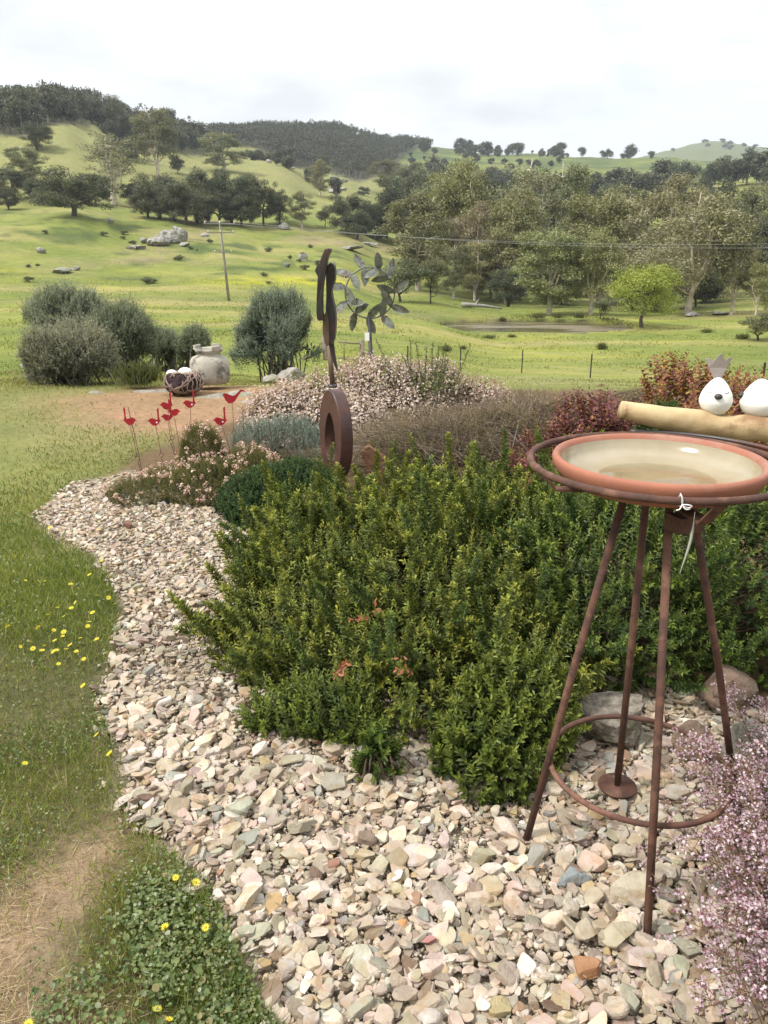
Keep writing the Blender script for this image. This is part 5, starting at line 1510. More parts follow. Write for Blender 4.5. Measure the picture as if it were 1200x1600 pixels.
# ------------------------------------------------------------------ birdbath on its rusty stand
BC = np.array(pt(1029, 716, 1.885))         # centre of the bowl's rim
def birdbath():
    cx, cy, zr = BC
    feet = {'left': gp(818, 1312, .02), 'back': gp(965, 1224, .05), 'front': gp(1013, 1466, .02), 'right': gp(1158, 1262, .02)}
    hub = np.array([cx + .012, cy + .01, 0])
    root = empty('birdbath_stand', (hub[0], hub[1], 0), 0, "rusty steel four-legged stand carrying the terracotta bowl", 'stand')
    o0 = np.array(root.location)
    tops = {'left': (-.078, .0), 'back': (0, .08), 'front': (0, -.08), 'right': (.078, 0)}
    zt = zr - .087
    for k, f in feet.items():
        t = np.array([hub[0] + tops[k][0], hub[1] + tops[k][1], zt])
        b = MB(); b.add(*tube(np.stack([f * 1 + [0, 0, -.05], f * .5 + t * .5, t]), .0098, 14))
        leg = b.obj('leg', M['rust'], root, True)
        leg.location = tuple(-o0)
        if k in ('back',):
            d = MB(); d.add(*lathe([(0.0001, 0), (.056, 0), (.058, .004), (.056, .008), (.014, .012), (.013, .022), (.0001, .022)], 32, (f[0], f[1], f[2] - .012)))
            q = d.obj('foot_plate', M['rust'], leg, True)
    zl = .262
    c = np.mean([feet[k] + (np.array([hub[0] + tops[k][0], hub[1] + tops[k][1], zt]) - feet[k]) * (zl / zt) for k in feet], 0)
    b = MB(); b.add(*ring((c[0] - o0[0], c[1] - o0[1], zl), .236, .0078, 72, 10)); b.obj('lower_ring', M['rust'], root, True)
    b = MB(); b.add(*ring((cx - o0[0], cy - o0[1], zr - .012), .297, .0085, 96, 12)); b.obj('upper_ring', M['rust'], root, True)
    # flat arms from the hub to the ring, and the hub plate
    zb = zr - .083
    for a in (math.pi * .98, 0.02, math.pi * .5, -math.pi * .5 + .12):
        e = np.array([cx + .298 * math.cos(a), cy + .298 * math.sin(a)]); s = np.array([cx, cy])
        d = (e - s) / np.linalg.norm(e - s); n = np.array([-d[1], d[0]])
        V = []
        for rr_, z_ in ((0, zb), (.235, zb), (.292, zr - .026)):
            p_ = s + d * rr_
            for zz in (z_, z_ + .006):
                for sg in (-1, 1): V.append([*(p_ + n * .014 * sg - o0[:2]), zz])
        F = np.concatenate([np.array([[0, 1, 5, 4], [2, 6, 7, 3], [0, 4, 6, 2], [1, 3, 7, 5]]) + 4 * q for q in (0, 1)] + [np.array([[0, 2, 3, 1], [8, 9, 11, 10]])])
        b = MB(); b.add(np.array(V), F); b.obj('support_arm', M['rust'], root)
    b = MB()
    V, F = prism([(-.035, -.012), (.035, -.012), (.035, .026), (-.035, .026)], .05, .003)
    b.add(rotz(V, .35) + np.array([cx + .035 - o0[0], cy - .12 - o0[1], zb - .042]), F); b.obj('bracket_box', M['rust'], root)
    # dark bar behind the bowl that the log lies on
    a = np.linspace(math.radians(18), math.radians(88), 22)
    b = MB(); b.add(*tube(np.stack([cx + .02 + .335 * np.cos(a) - o0[0], cy + .335 * np.sin(a) - o0[1], np.full(22, zr - .012)], -1), .006, 8)); b.obj('log_rest', M['dark_steel'], root, True)

    # bowl
    bowl = empty('birdbath_bowl', (cx, cy, zr - .044), 0, "shallow terracotta bowl with cream glazed inside on the rusty stand", 'birdbath')
    R = .245
    prof = [(.0001, -.053), (.10, -.053), (.16, -.050), (.208, -.040), (.232, -.020), (.2415, -.006), (.245, .006), (.2452, .014), (.2415, .0205), (.2345, .0215), (.228, .017), (.2245, .009)]
    V, F = lathe(prof, 96); V[:, 2] += .044 - .016
    b = MB(); b.add(V, F); b.obj('outer_shell', M['terracotta'], bowl, True)
    m, t, o = nodes('cream_glaze')
    tcn = t.nodes.new("ShaderNodeTexCoord").outputs["Object"]
    sp = t.nodes.new("ShaderNodeSeparateXYZ"); t.links.new(tcn, sp.inputs[0])
    vm = t.nodes.new("ShaderNodeVectorMath"); vm.operation = 'DISTANCE'; vm.inputs[1].default_value = (.05, -.05, .008); t.links.new(tcn, vm.inputs[0])
    mr = t.nodes.new("ShaderNodeMapRange"); mr.inputs[1].default_value = .14; mr.inputs[2].default_value = .04; t.links.new(vm.outputs["Value"], mr.inputs[0])
    mp = t.nodes.new("ShaderNodeMapping"); mp.inputs[3].default_value = (1, 2.5, 1); t.links.new(tcn, mp.inputs[0])
    nz = noise_n(t, 14, 5, .6, mp.outputs[0], .3, .75)
    mu = t.nodes.new("ShaderNodeMath"); mu.operation = 'MULTIPLY'; t.links.new(mr.outputs[0], mu.inputs[0]); t.links.new(nz, mu.inputs[1])
    col = mixc(t, mixc(t, (.325, .28, .19), (.26, .215, .135), noise_n(t, 5, 4, .6, tcn)), (.27, .155, .06), mu.outputs[0])
    p = t.nodes.new("ShaderNodeBsdfPrincipled"); t.links.new(col, p.inputs["Base Color"]); p.inputs["Roughness"].default_value = .16; p.inputs["Specular IOR Level"].default_value = .5
    t.links.new(p.outputs[0], o.inputs[0])
    prof = [(.2245, .009), (.218, -.004), (.205, -.018), (.17, -.029), (.12, -.034), (.0001, -.036)]
    V, F = lathe(np.array(spline(np.array(prof), 20)), 96); V[:, 2] += .044 - .016
    b = MB(); b.add(V, F); b.obj('glazed_inside', m, bowl, True)
    # a thin pool of rain water
    m, t, o = nodes('bowl_water')
    gl = t.nodes.new("ShaderNodeBsdfGlossy"); gl.inputs["Roughness"].default_value = .02
    tr = t.nodes.new("ShaderNodeBsdfTransparent"); tr.inputs[0].default_value = (.985, .97, .93, 1)
    fr = t.nodes.new("ShaderNodeFresnel"); fr.inputs[0].default_value = 1.33
    x = t.nodes.new("ShaderNodeMixShader"); t.links.new(fr.outputs[0], x.inputs[0]); t.links.new(tr.outputs[0], x.inputs[1]); t.links.new(gl.outputs[0], x.inputs[2]); t.links.new(x.outputs[0], o.inputs[0])
    a = np.linspace(0, 2 * math.pi, 72, endpoint=False)
    b = MB(); b.add(np.stack([.135 * np.cos(a), .135 * np.sin(a), np.zeros(72)], -1), np.arange(72)[None, :])
    w = b.obj('rain_water', m, None, False, (cx, cy, zr - .016 - .0308)); tag(w, "thin pool of rain water in the bottom of the terracotta bowl", 'water')

    # string bow and hanging quill
    ang = math.atan2(-1.0, -.17)
    k = np.array([cx + .297 * math.cos(ang + .0), cy + .297 * math.sin(ang), zr - .012])
    s = empty('string_bow', tuple(k), 0, "white string knotted in a bow round the stand's upper ring", 'string')
    b = MB()
    aa = np.linspace(0, 2 * math.pi, 20)
    b.add(*tube(np.stack([np.full(20, 0.0), .0112 * np.cos(aa), .0112 * np.sin(aa)], -1), .0014, 6))
    for q in ([(0, -.0115, -.004), (.008, -.018, -.002), (.019, -.015, -.006), (.012, -.013, -.010), (0, -.012, -.006)], [(0, -.0115, -.004), (-.006, -.016, -.012), (-.012, -.014, -.015)], [(0, -.0115, -.004), (.006, -.016, -.012), (.016, -.014, -.012)], [(-.001, -.011, 0), (-.003, -.013, .012), (-.006, -.009, .019)]):
        b.add(*tube(spline(q, 12), .0013, 6))
    b.obj('string', M['white'], s, True)
    f0 = pt(1086, 800, 1.66); f1 = pt(1062, 896, 1.63)
    mid = (f0 + f1) / 2 + np.array([.006, 0, .002])
    pts = spline([f0, mid, f1], 14); n = np.array([.8, .2, .15])
    wd = np.array([.0008] * 3 + [.003, .0042, .0048, .005, .005, .0046, .004, .0032, .0024, .0014, .0005])[:, None]
    V = np.concatenate([pts - n * wd, pts + [0, -.0007, 0], pts + n * wd, pts + [0, .0007, 0]]); i = np.arange(13)
    b = MB(); b.add(V, np.concatenate([np.stack([q * 14 + i, ((q + 1) % 4) * 14 + i, ((q + 1) % 4) * 14 + i + 1, q * 14 + i + 1], -1) for q in range(4)]), (.45, .45, .40))
    tag(b.obj('feather', M['quill'], None, True), "pale grey feather hanging from the stand under the bowl", 'feather')
birdbath()

# ------------------------------------------------------------------ log perch with ceramic birds
def log_and_birds():
    t0 = 2.20
    a = pt(969, 641, t0); e = pt(1330, 706, t0 - .02)
    ctrl = [pt(969, 641, t0), pt(1020, 650, t0), pt(1070, 657, t0), pt(1110, 664, t0), pt(1150, 668, t0), pt(1200, 672, t0 - .01), pt(1250, 686, t0 - .01), pt(1330, 706, t0 - .02)]
    P = spline(ctrl, 60)
    R = np.interp(np.linspace(0, 1, 60), [0, .08, .3, .36, .45, .55, .62, .8, 1], [.0255, .029, .0335, .034, .029, .031, .037, .033, .030])
    rng = np.random.default_rng(3)
    V, F = tube(P, R, 28)
    nn = (fbm(V[:, 0] * 14, V[:, 1] * 30, V[:, 2] * 30, 3, 6) * .006)[:, None]
    cen = np.repeat(P, 28, 0); V = V + nrm(V - cen) * nn
    # flattened split near the middle
    # (shoulder where a branch was cut off)
    b = MB()
    b.add(V, F)
    root = tag(b.obj('log_perch', M['log'], None, True), "peeled cream log resting behind the bowl as the ceramic birds' perch", 'log')
    kb = MB(); q = pt(1078, 636, t0)
    kv, kf = stone_shape(rng, 3, 6, .6, .03); kb.add(kv * [.034, .022, .024] + pt(1074, 648, t0 - .005), kf)
    kb.obj('knot', M['log'], root, True)

    def egg(c, rx, rz, yaw, head=0.0):
        V, F = ico(5); V = V.copy()
        z = V[:, 2]
        s = np.interp(z, [-1, -.92, -.6, -.2, .2, .6, 1], [.84, .92, 1.0, 1.0, .90, .77, .66])
        V[:, 0] *= s; V[:, 1] *= s
        V[:, 2] = np.maximum(z, -.93)
        return V * np.array([rx, rx, rz]), F
    def bird(c, yaw, label, rx, rz, tail):
        r = empty('ceramic_bird', c, yaw, label, 'ornament', 'white ceramic birds on the log')
        b = MB(); V, F = egg(c, rx, rz, 0)
        b.add(V, F); body = b.obj('body', M['ceramic'], r, True)
        kb = MB(); kv, kf = ico(3)
        fy = -rx * .93
        kb.add(kv * [.0108, .010, .0082] + np.array([0, fy * .99, rz * .16]), kf); kb.obj('beak', M['beak'], r, True)
        for sx in (-1, 1):
            aa = np.linspace(math.pi * 1.1, math.pi * 1.9, 10)
            pts = np.stack([sx * rx * .47 + .006 * np.cos(aa), np.zeros(10), rz * .38 + .004 * np.sin(aa)], -1)
            # put the closed eyelid on the surface
            zq = pts[:, 2] / rz; ss = np.interp(zq, [-.2, .2, .6, 1], [1.0, .90, .77, .66])
            rr = np.sqrt(np.maximum(1 - zq ** 2, 0)) * ss * rx
            pts[:, 1] = -np.sqrt(np.maximum(rr ** 2 - pts[:, 0] ** 2, 1e-6))
            eb = MB(); eb.add(*tube(pts, .0009, 6)); eb.obj('eye', M['beak'], r, True)
        if tail:
            # scalloped fan of three pointed feathers, folded like an open book
            out = [(-.010, 0), (.010, 0), (.022, .03), (.034, .060), (.024, .058), (.016, .050), (.008, .062), (0.001, .070), (-.007, .060), (-.016, .048), (-.026, .054), (-.037, .053), (-.024, .028)]
            V, F = prism(out, .004, .001)
            V[:, 1] += .35 * np.abs(V[:, 0])
            tb = MB(); tb.add(V + np.array([0.0, rx * .55, rz * .86]), F); tb.obj('tail', M['tailmetal'], r)
        else:
            # body stretched backwards with an upturned tail
            V, F = prism([(-.012, 0), (.012, 0), (.022, .06), (0, .075), (-.022, .06)], .005, .001)
            ca, sa = math.cos(1.0), math.sin(1.0)
            V = np.stack([V[:, 0], V[:, 1] * ca + V[:, 2] * sa, V[:, 2] * ca - V[:, 1] * sa], -1)
            tb = MB(); tb.add(V + np.array([0, rx * .9, rz * .35]), F); tb.obj('tail', M['tailmetal'], r)
    def sit(x, ytop, ybot, wpx, dt):
        t = t0 - dt
        c = pt(x, (ytop + ybot) / 2, t); return c, wpx / 2 * t / FPX, (ybot - ytop) / 2 * t / FPX
    c, rx, rz = sit(1119, 590, 651, 51, .0)
    bird(tuple(c), math.radians(-15), "white ceramic bird facing the camera with a grey fan tail", rx, rz, True)
    c, rx, rz = sit(1187, 592, 656, 58, .0)
    bird(tuple(c), math.radians(-106), "white ceramic bird in profile facing left at the picture's right edge", rx, rz, False)
log_and_birds()

# ------------------------------------------------------------------ wren stakes
def wren_outline(up=1.0):
    # wren facing left, cocked tail on the right; x, z in bird lengths
    return [(-.50, .02), (-.40, .06), (-.34, .14), (-.22, .20), (-.06, .16), (.08, .10), (.18, .10), (.20, .32 * up), (.19, .72 * up), (.24, .86 * up), (.31, .84 * up), (.30, .55 * up), (.29, .22 * up), (.34, .04), (.42, .00), (.30, -.05), (.22, -.18), (.06, -.30), (-.12, -.30), (-.26, -.20), (-.35, -.06)]
def long_outline():
    return [(-.42, .12), (-.33, .17), (-.22, .16), (-.06, .08), (.10, .05), (.26, .16), (.42, .34), (.56, .33), (.70, .20), (.62, .24), (.52, .26), (.44, .22), (.30, .02), (.16, -.18), (.02, -.30), (-.16, -.32), (-.30, -.16), (-.38, .02)]
def wrens():
    G = "red wren stakes in the pink bush"
    # bird column,row; foot column,row; loop column,row; facing (1 left, -1 right), sticker, outline, size px, label
    L_ = [
     ((202, 657), (227, 768), (215, 716), -1, False, 0, 19, "red wren stake at the left end of the group, its bird facing right"),
     ((242, 658), (259, 750), (252, 711), 1, True, 0, 19, "red wren stake second from the left, its bird with a round white sticker"),
     ((261, 633), (281, 745), (269, 684), 1, False, 0, 19, "topmost red wren of the crowded bunch of stakes"),
     ((271, 643), (291, 750), (281, 700), -1, False, 0, 18, "red wren stake in the crowded bunch, its bird facing right"),
     ((262, 651), (277, 728), (267, 690), 1, False, 0, 17, "lowest red wren of the crowded bunch of stakes"),
     ((297, 630), (301, 700), (299, 672), 1, True, 0, 19, "red wren stake with white sticker right of the crowded bunch"),
     ((345, 657), (363, 740), (361, 710), 1, True, 0, 20, "red wren stake with white sticker and loop low on its stem, right side"),
     ((362, 620), (371, 700), (366, 676), 1, False, 1, 26, "red long-tailed bird stake highest at the right of the group"),
    ]
    for bp, fp, lp, face, stick, typ, spx, lab in L_:
        t = pt(*fp, 1)[1]
        f = gp(fp[0], fp[1] + 30); f = gp(*fp) if fp[1] > 735 else gp(fp[0], 742)
        t = project(f)[2]
        if fp[1] <= 735: f = pt(*fp, t)
        b3 = pt(*bp, t); l3 = pt(*lp, t)
        root = empty('wren_stake', (f[0], f[1], min(f[2], 0)), 0, lab, 'garden stake', G)
        o0 = np.array(root.location)
        s = spx * 1.28 * t / FPX
        out = np.array(wren_outline() if typ == 0 else long_outline()) * s
        out[:, 0] *= face
        if face < 0: out = out[::-1]
        V, F = prism(out, .004)
        b = MB(); b.add(V + b3 - o0, F); bird = b.obj('bird', M['red'], root)
        if stick:
            v, fc = lathe([(.0001, -.0005), (.0062, -.0005), (.0062, .0005), (.0001, .0005)], 20)
            v = v[:, [0, 2, 1]] + b3 - o0 + np.array([.12 * s * face, -.0032, -.08 * s]); d = MB(); d.add(v, fc); d.obj('price_sticker', M['white'], bird)
        rr = .0105 if typ == 0 else .0115
        up = nrm(b3 - f); base = f * 1
        # rod: foot -> bottom of loop, loop, top of loop -> bird
        lo = l3 - up * rr * 1.2; hi_ = l3 + up * rr * 1.2
        a = np.linspace(-math.pi / 2 - .5, 1.5 * math.pi - 1.4, 26)
        b = MB()
        b.add(*tube(spline([base - o0 - [0, 0, .05], (base * .5 + lo * .5) - o0, lo - o0 + [-.002, 0, 0]], 12), .0022, 6))
        b.add(*tube(np.stack([rr * 1.35 * np.cos(a), np.zeros(26), rr * 1.35 * np.sin(a)], -1) + l3 - o0, .0022, 6))
        b.add(*tube(spline([hi_ - o0, (hi_ * .5 + b3 * .5) - o0, b3 - o0 - [0, 0, s * .25]], 10), .0022, 6))
        b.obj('stem', M['rust'], root, True)
    # plain rusty stakes without a bird
    for (x0, y0), (x1, y1), lab in (((228, 766), (200, 636), "plain rusty stake beside the leftmost wren"), ((426, 700), (415, 634), "plain rusty stake by the lavender clump")):
        f = gp(x0, y0) if y0 > 740 else gp(x0, 735); t = project(f)[2]; f = pt(x0, y0, t); e = pt(x1, y1, t + .02)
        r = MB(); r.add(*tube(spline([f - [0, 0, .05], f * .5 + e * .5 + [.004, 0, 0], e], 12), .0028, 6))
        tag(r.obj('plain_stake', M['rust'], None, True), lab, 'garden stake')
wrens()

# ------------------------------------------------------------------ sculptures
def tall_sculpture():
    t = 5.35
    base = pt(525, 735, t)
    sc = t / FPX
    root = empty('steel_sculpture', (base[0], base[1], 0), 0, "tall dark steel sculpture of an oval ring, rod and long-tailed bird", 'sculpture')
    o0 = np.array(root.location)
    def pxl(x, y, dt=0): return pt(x, y, t + dt) - o0
    # --- oval ring base: thick oval disc with a teardrop hole, turned so that its edge shows
    top, bot = pxl(526, 601), pxl(526, 748)
    hh = (top[2] - bot[2]) / 2; zc = (top[2] + bot[2]) / 2
    n = 72
    a = np.linspace(0, 2 * math.pi, n, endpoint=False)
    wx = hh * .62
    outer = np.stack([wx * np.cos(a), hh * np.sin(a)], -1)
    hx = wx * .50 * np.cos(a) * (1 - .25 * np.sin(a)); hz = hh * .56 * np.sin(a)
    inner = np.stack([hx, hz - hh * .06], -1)
    th = .085
    rings = [(outer * .985, -th / 2), (outer, -th / 2 + .006), (outer, th / 2 - .006), (outer * .985, th / 2), (inner, th / 2), (inner * [.86, .95], 0), (inner, -th / 2)]
    V = np.concatenate([np.stack([r[:, 0], np.full(n, y), r[:, 1]], -1) for r, y in rings]); m = len(rings)
    i = np.arange(n); k = (i + 1) % n
    F = np.concatenate([np.stack([q * n + i, q * n + k, ((q + 1) % m) * n + k, ((q + 1) % m) * n + i], -1) for q in range(m)])
    b = MB(); b.add(rotz(V, math.radians(-64)) + np.array([(top[0] + bot[0]) / 2, 0, zc]), F); b.obj('oval_ring', M['rusted_plate'], root)
    # --- rod
    b = MB(); b.add(*tube(np.stack([pxl(520, 603), pxl(513, 530)]), .017, 14)); b.obj('rod', M['rod_steel'], root, True)
    b = MB(); v, f = lathe([(.0001, 0), (.03, 0), (.03, .012), (.018, .02), (.0001, .02)], 24, pxl(520, 604) - [0, 0, .004]); b.add(v, f); b.obj('collar', M['dark_steel'], root, True)
    # --- bird of bent plates, seen nearly edge-on
    def plate(name, outline, thick, yoff, mat='dark_steel', bow=0.0, yaw=0.0):
        o = np.array([pxl(x, y)[[0, 2]] for x, y in outline])
        o = np.concatenate([spline(np.concatenate([o, o[:1]]), 64)[:-1]])
        # keep counter-clockwise
        A = (o[:, 0] * np.roll(o[:, 1], -1) - np.roll(o[:, 0], -1) * o[:, 1]).sum()
        if A < 0: o = o[::-1]
        V, F = prism(o, thick, .004)
        c = o.mean(0)
        V[:, 1] += bow * ((V[:, 2] - c[1]) ** 2)
        V = V - [c[0], 0, c[1]]; V = rotz(V, yaw) + [c[0], 0, c[1]]
        b = MB(); b.add(V + [0, yoff, 0], F); return b.obj(name, M[mat], root)
    # px coordinates from the photograph
    plate('crest_plate', [(517, 388), (524, 387), (525, 391), (521, 400), (516, 424), (512, 450), (511, 480), (512, 490), (505, 491), (503, 482), (504, 460), (506, 430), (509, 408)], .15, -.05, bow=.25)
    plate('body_plate', [(518, 412), (524, 408), (529, 414), (529, 432), (525, 444), (524, 455), (528, 478), (529, 500), (526, 526), (519, 530), (515, 515), (514, 495), (516, 455), (516, 430)], .16, .07, bow=-.15)
    plate('tail_plate', [(520, 520), (525, 528), (527, 545), (530.5, 570), (528.5, 570), (522, 552), (518, 530), (512, 500), (509, 492), (514, 490)], .05, .02)
    plate('beak', [(501, 419), (506, 409), (511, 407), (511, 420), (507, 430)], .05, -.03)
    plate('wing_plate', [(511, 490), (516, 480), (519, 500), (519, 527), (514, 530), (510, 510)], .05, -.02, 'rod_steel')
tall_sculpture()

def leaf_wreath():
    t = 9.9
    c = pt(578, 458, t); sc = t / FPX
    g = np.array([c[0], c[1] + .0, 0])
    root = empty('leaf_wreath_sculpture', tuple(g), 0, "steel ring of paired serrated leaves on a black post behind the blossom", 'sculpture')
    o0 = np.array(root.location); R = 38.5 * sc
    b = MB(); b.add(*ring(c - o0, R, .010, 64, 8, axis='y')); b.obj('ring', M['leaf_metal'], root, True)
    b = MB(); top = pt(577, 497, t); bot = pt(581, 600, t)
    b.add(*tube(np.stack([[bot[0], bot[1], -.2], bot, top]) - o0, [.034, .034, .020], 10)); b.obj('post', M['black_post'], root, True)
    # serrated leaf outline along +z
    def leaf(L, W):
        o = []
        n = 9
        for i in range(n + 1):
            s = i / n; w = W * math.sin(math.pi * min(s * .92 + .06, 1)) ** .8
            o.append((w, s * L)); 
            if 3 <= i < n: o.append((w * .72, (s + .35 / n) * L))
        o.append((0, L * 1.03))
        left = [(-x, z) for x, z in o[-2::-1]]
        oo = np.array(o + left)
        V, F = prism(oo, .006)
        V[:, 1] -= .9 * np.abs(V[:, 0]) + .35 * (V[:, 2] ** 2) / L      # keeled and curled
        return V, F
    rng = np.random.default_rng(12)
    for i in range(11):
        th = math.pi / 2 + 2 * math.pi * (i + .35) / 11
        pos = c - o0 + R * np.array([math.cos(th), 0, math.sin(th)])
        for s in (1, -1):
            V, F = leaf(.215 * rng.uniform(.9, 1.12), .058)
            # yaw about its own axis for variety, then aim outward/inward and along the ring
            V = rotz(V, rng.uniform(-.45, .45) + (math.pi if rng.random() < .25 else 0))
            ang = th + (0 if s > 0 else math.pi) + s * rng.uniform(.25, .65)
            d = ang - math.pi / 2
            x = V[:, 0] * math.cos(d) - V[:, 2] * math.sin(d); z = V[:, 0] * math.sin(d) + V[:, 2] * math.cos(d)
            b = MB(); b.add(np.stack([x, V[:, 1] - .01, z], -1) + pos, F); b.obj('leaf', M['leaf_metal'], root)
        kv, kf = ico(2); b = MB(); b.add(kv * [.026, .02, .026] + pos + [0, -.012, 0], kf); b.obj('bud', M['leaf_metal'], root, True)
    p = pt(573.5, 526, t - .04) - o0
    V, F = prism([(-.028, -.05), (.028, -.05), (.028, .05), (-.028, .05)], .003)
    b = MB(); b.add(V + p, F); b.obj('tag', M['white'], root)
leaf_wreath()

# ------------------------------------------------------------------ pot, nest, boulders
def pot_and_nest():
    d = 9.75
    p = at(309, d); p[2] = 0.02
    dep = project(p)[2]; sc = dep / FPX
    hw, H = 30.5 * sc, 56 * sc
    root = empty('concrete_pot', tuple(p), .5, "old cracked concrete pot with a chipped collar standing behind the twig nest", 'pot')
    prof = [(.0001, 0), (.80, 0), (.93, .03), (.99, .20), (1.0, .42), (.97, .60), (.86, .70), (.66, .755), (.60, .78), (.58, .82), (.64, .85), (.70, .88), (.71, .93), (.66, .95), (.55, .945), (.50, .90), (.50, .7), (.0001, .6)]
    prof = np.array(prof) * [hw, H]
    V, F = lathe(prof, 64)
    V = V + nrm(V - [0, 0, H * .4]) * (fbm(V[:, 0] * 8, V[:, 1] * 8, V[:, 2] * 8, 3, 3) * .014)[:, None]
    b = MB(); b.add(V, F); b.obj('pot_body', M['concrete'], root, True)
    for k, a in enumerate((.3, 2.2, 3.9)):
        V, F = prism([(-.07, -.02), (.07, -.02), (.06, .03), (-.06, .028)], .035, .008)
        V[:, 1] -= .0
        b = MB(); b.add(rotz(V + [0, -hw * .66, H * .965], a), F); b.obj('collar_lug', M['concrete'], root)
    # nest
    q = gp(283, 617, 0); q = q + np.array([0, .15, 0]); dep = project(q)[2]; sc = dep / FPX
    rx, rz = 30 * sc, 17.5 * sc
    root = empty('twig_nest', tuple(q), 0, "big round nest of woven dark twigs and rope holding two white eggs", 'nest')
    rng = np.random.default_rng(4)
    b = MB(); V, F = lathe(spline([(.0001, .0), (rx * .7, .01), (rx * .93, rz * .7), (rx * .9, rz * 1.3), (rx * .66, rz * 1.75), (rx * .5, rz * 1.5), (.0001, rz * 1.25)], 24), 40)
    V = V + nrm(V - [0, 0, rz]) * (fbm(V[:, 0] * 22, V[:, 1] * 22, V[:, 2] * 22, 2, 3) * .035)[:, None]; b.add(V, F); b.obj('nest_core', M['nestcore'], root)
    b = MB()
    for k in range(44):
        # arcs of tilted great circles wrapped round the nest
        n = 24; ax = nrm(rng.normal(size=3) * [1, 1, .55]); u_ = nrm(np.cross(ax, [.3, .2, .9])); v_ = np.cross(ax, u_)
        a = rng.uniform(0, 6.28) + np.linspace(0, rng.uniform(1.8, 3.6), n)
        q_ = np.cos(a)[:, None] * u_ + np.sin(a)[:, None] * v_ + np.cumsum(rng.normal(0, .025, (n, 3)), 0)
        q_ = nrm(q_); q_[:, 2] = np.clip(q_[:, 2], -.85, .72)
        b.add(*tube(q_ * np.array([rx * 1.02, rx * 1.02, rz * 1.12]) + [0, 0, rz * .98], rng.uniform(.0055, .0105), 6))
    b.obj('woven_twigs', M['rope'], root, True)
    for k, (dx, dz, sz, lab) in enumerate(((-.55, 1.72, .9, "left white egg lying in the twig nest"), (.12, 1.80, 1.15, "larger right white egg lying in the twig nest"))):
        v, f = ico(4); b = MB(); b.add(v * np.array([.066, .050, .046]) * sz, f)
        o = b.obj('egg', M['ceramic'], None, True, (q[0] + dx * rx, q[1] - .02 + .03 * k, q[2] + dz * rz)); tag(o, lab, 'egg')
pot_and_nest()

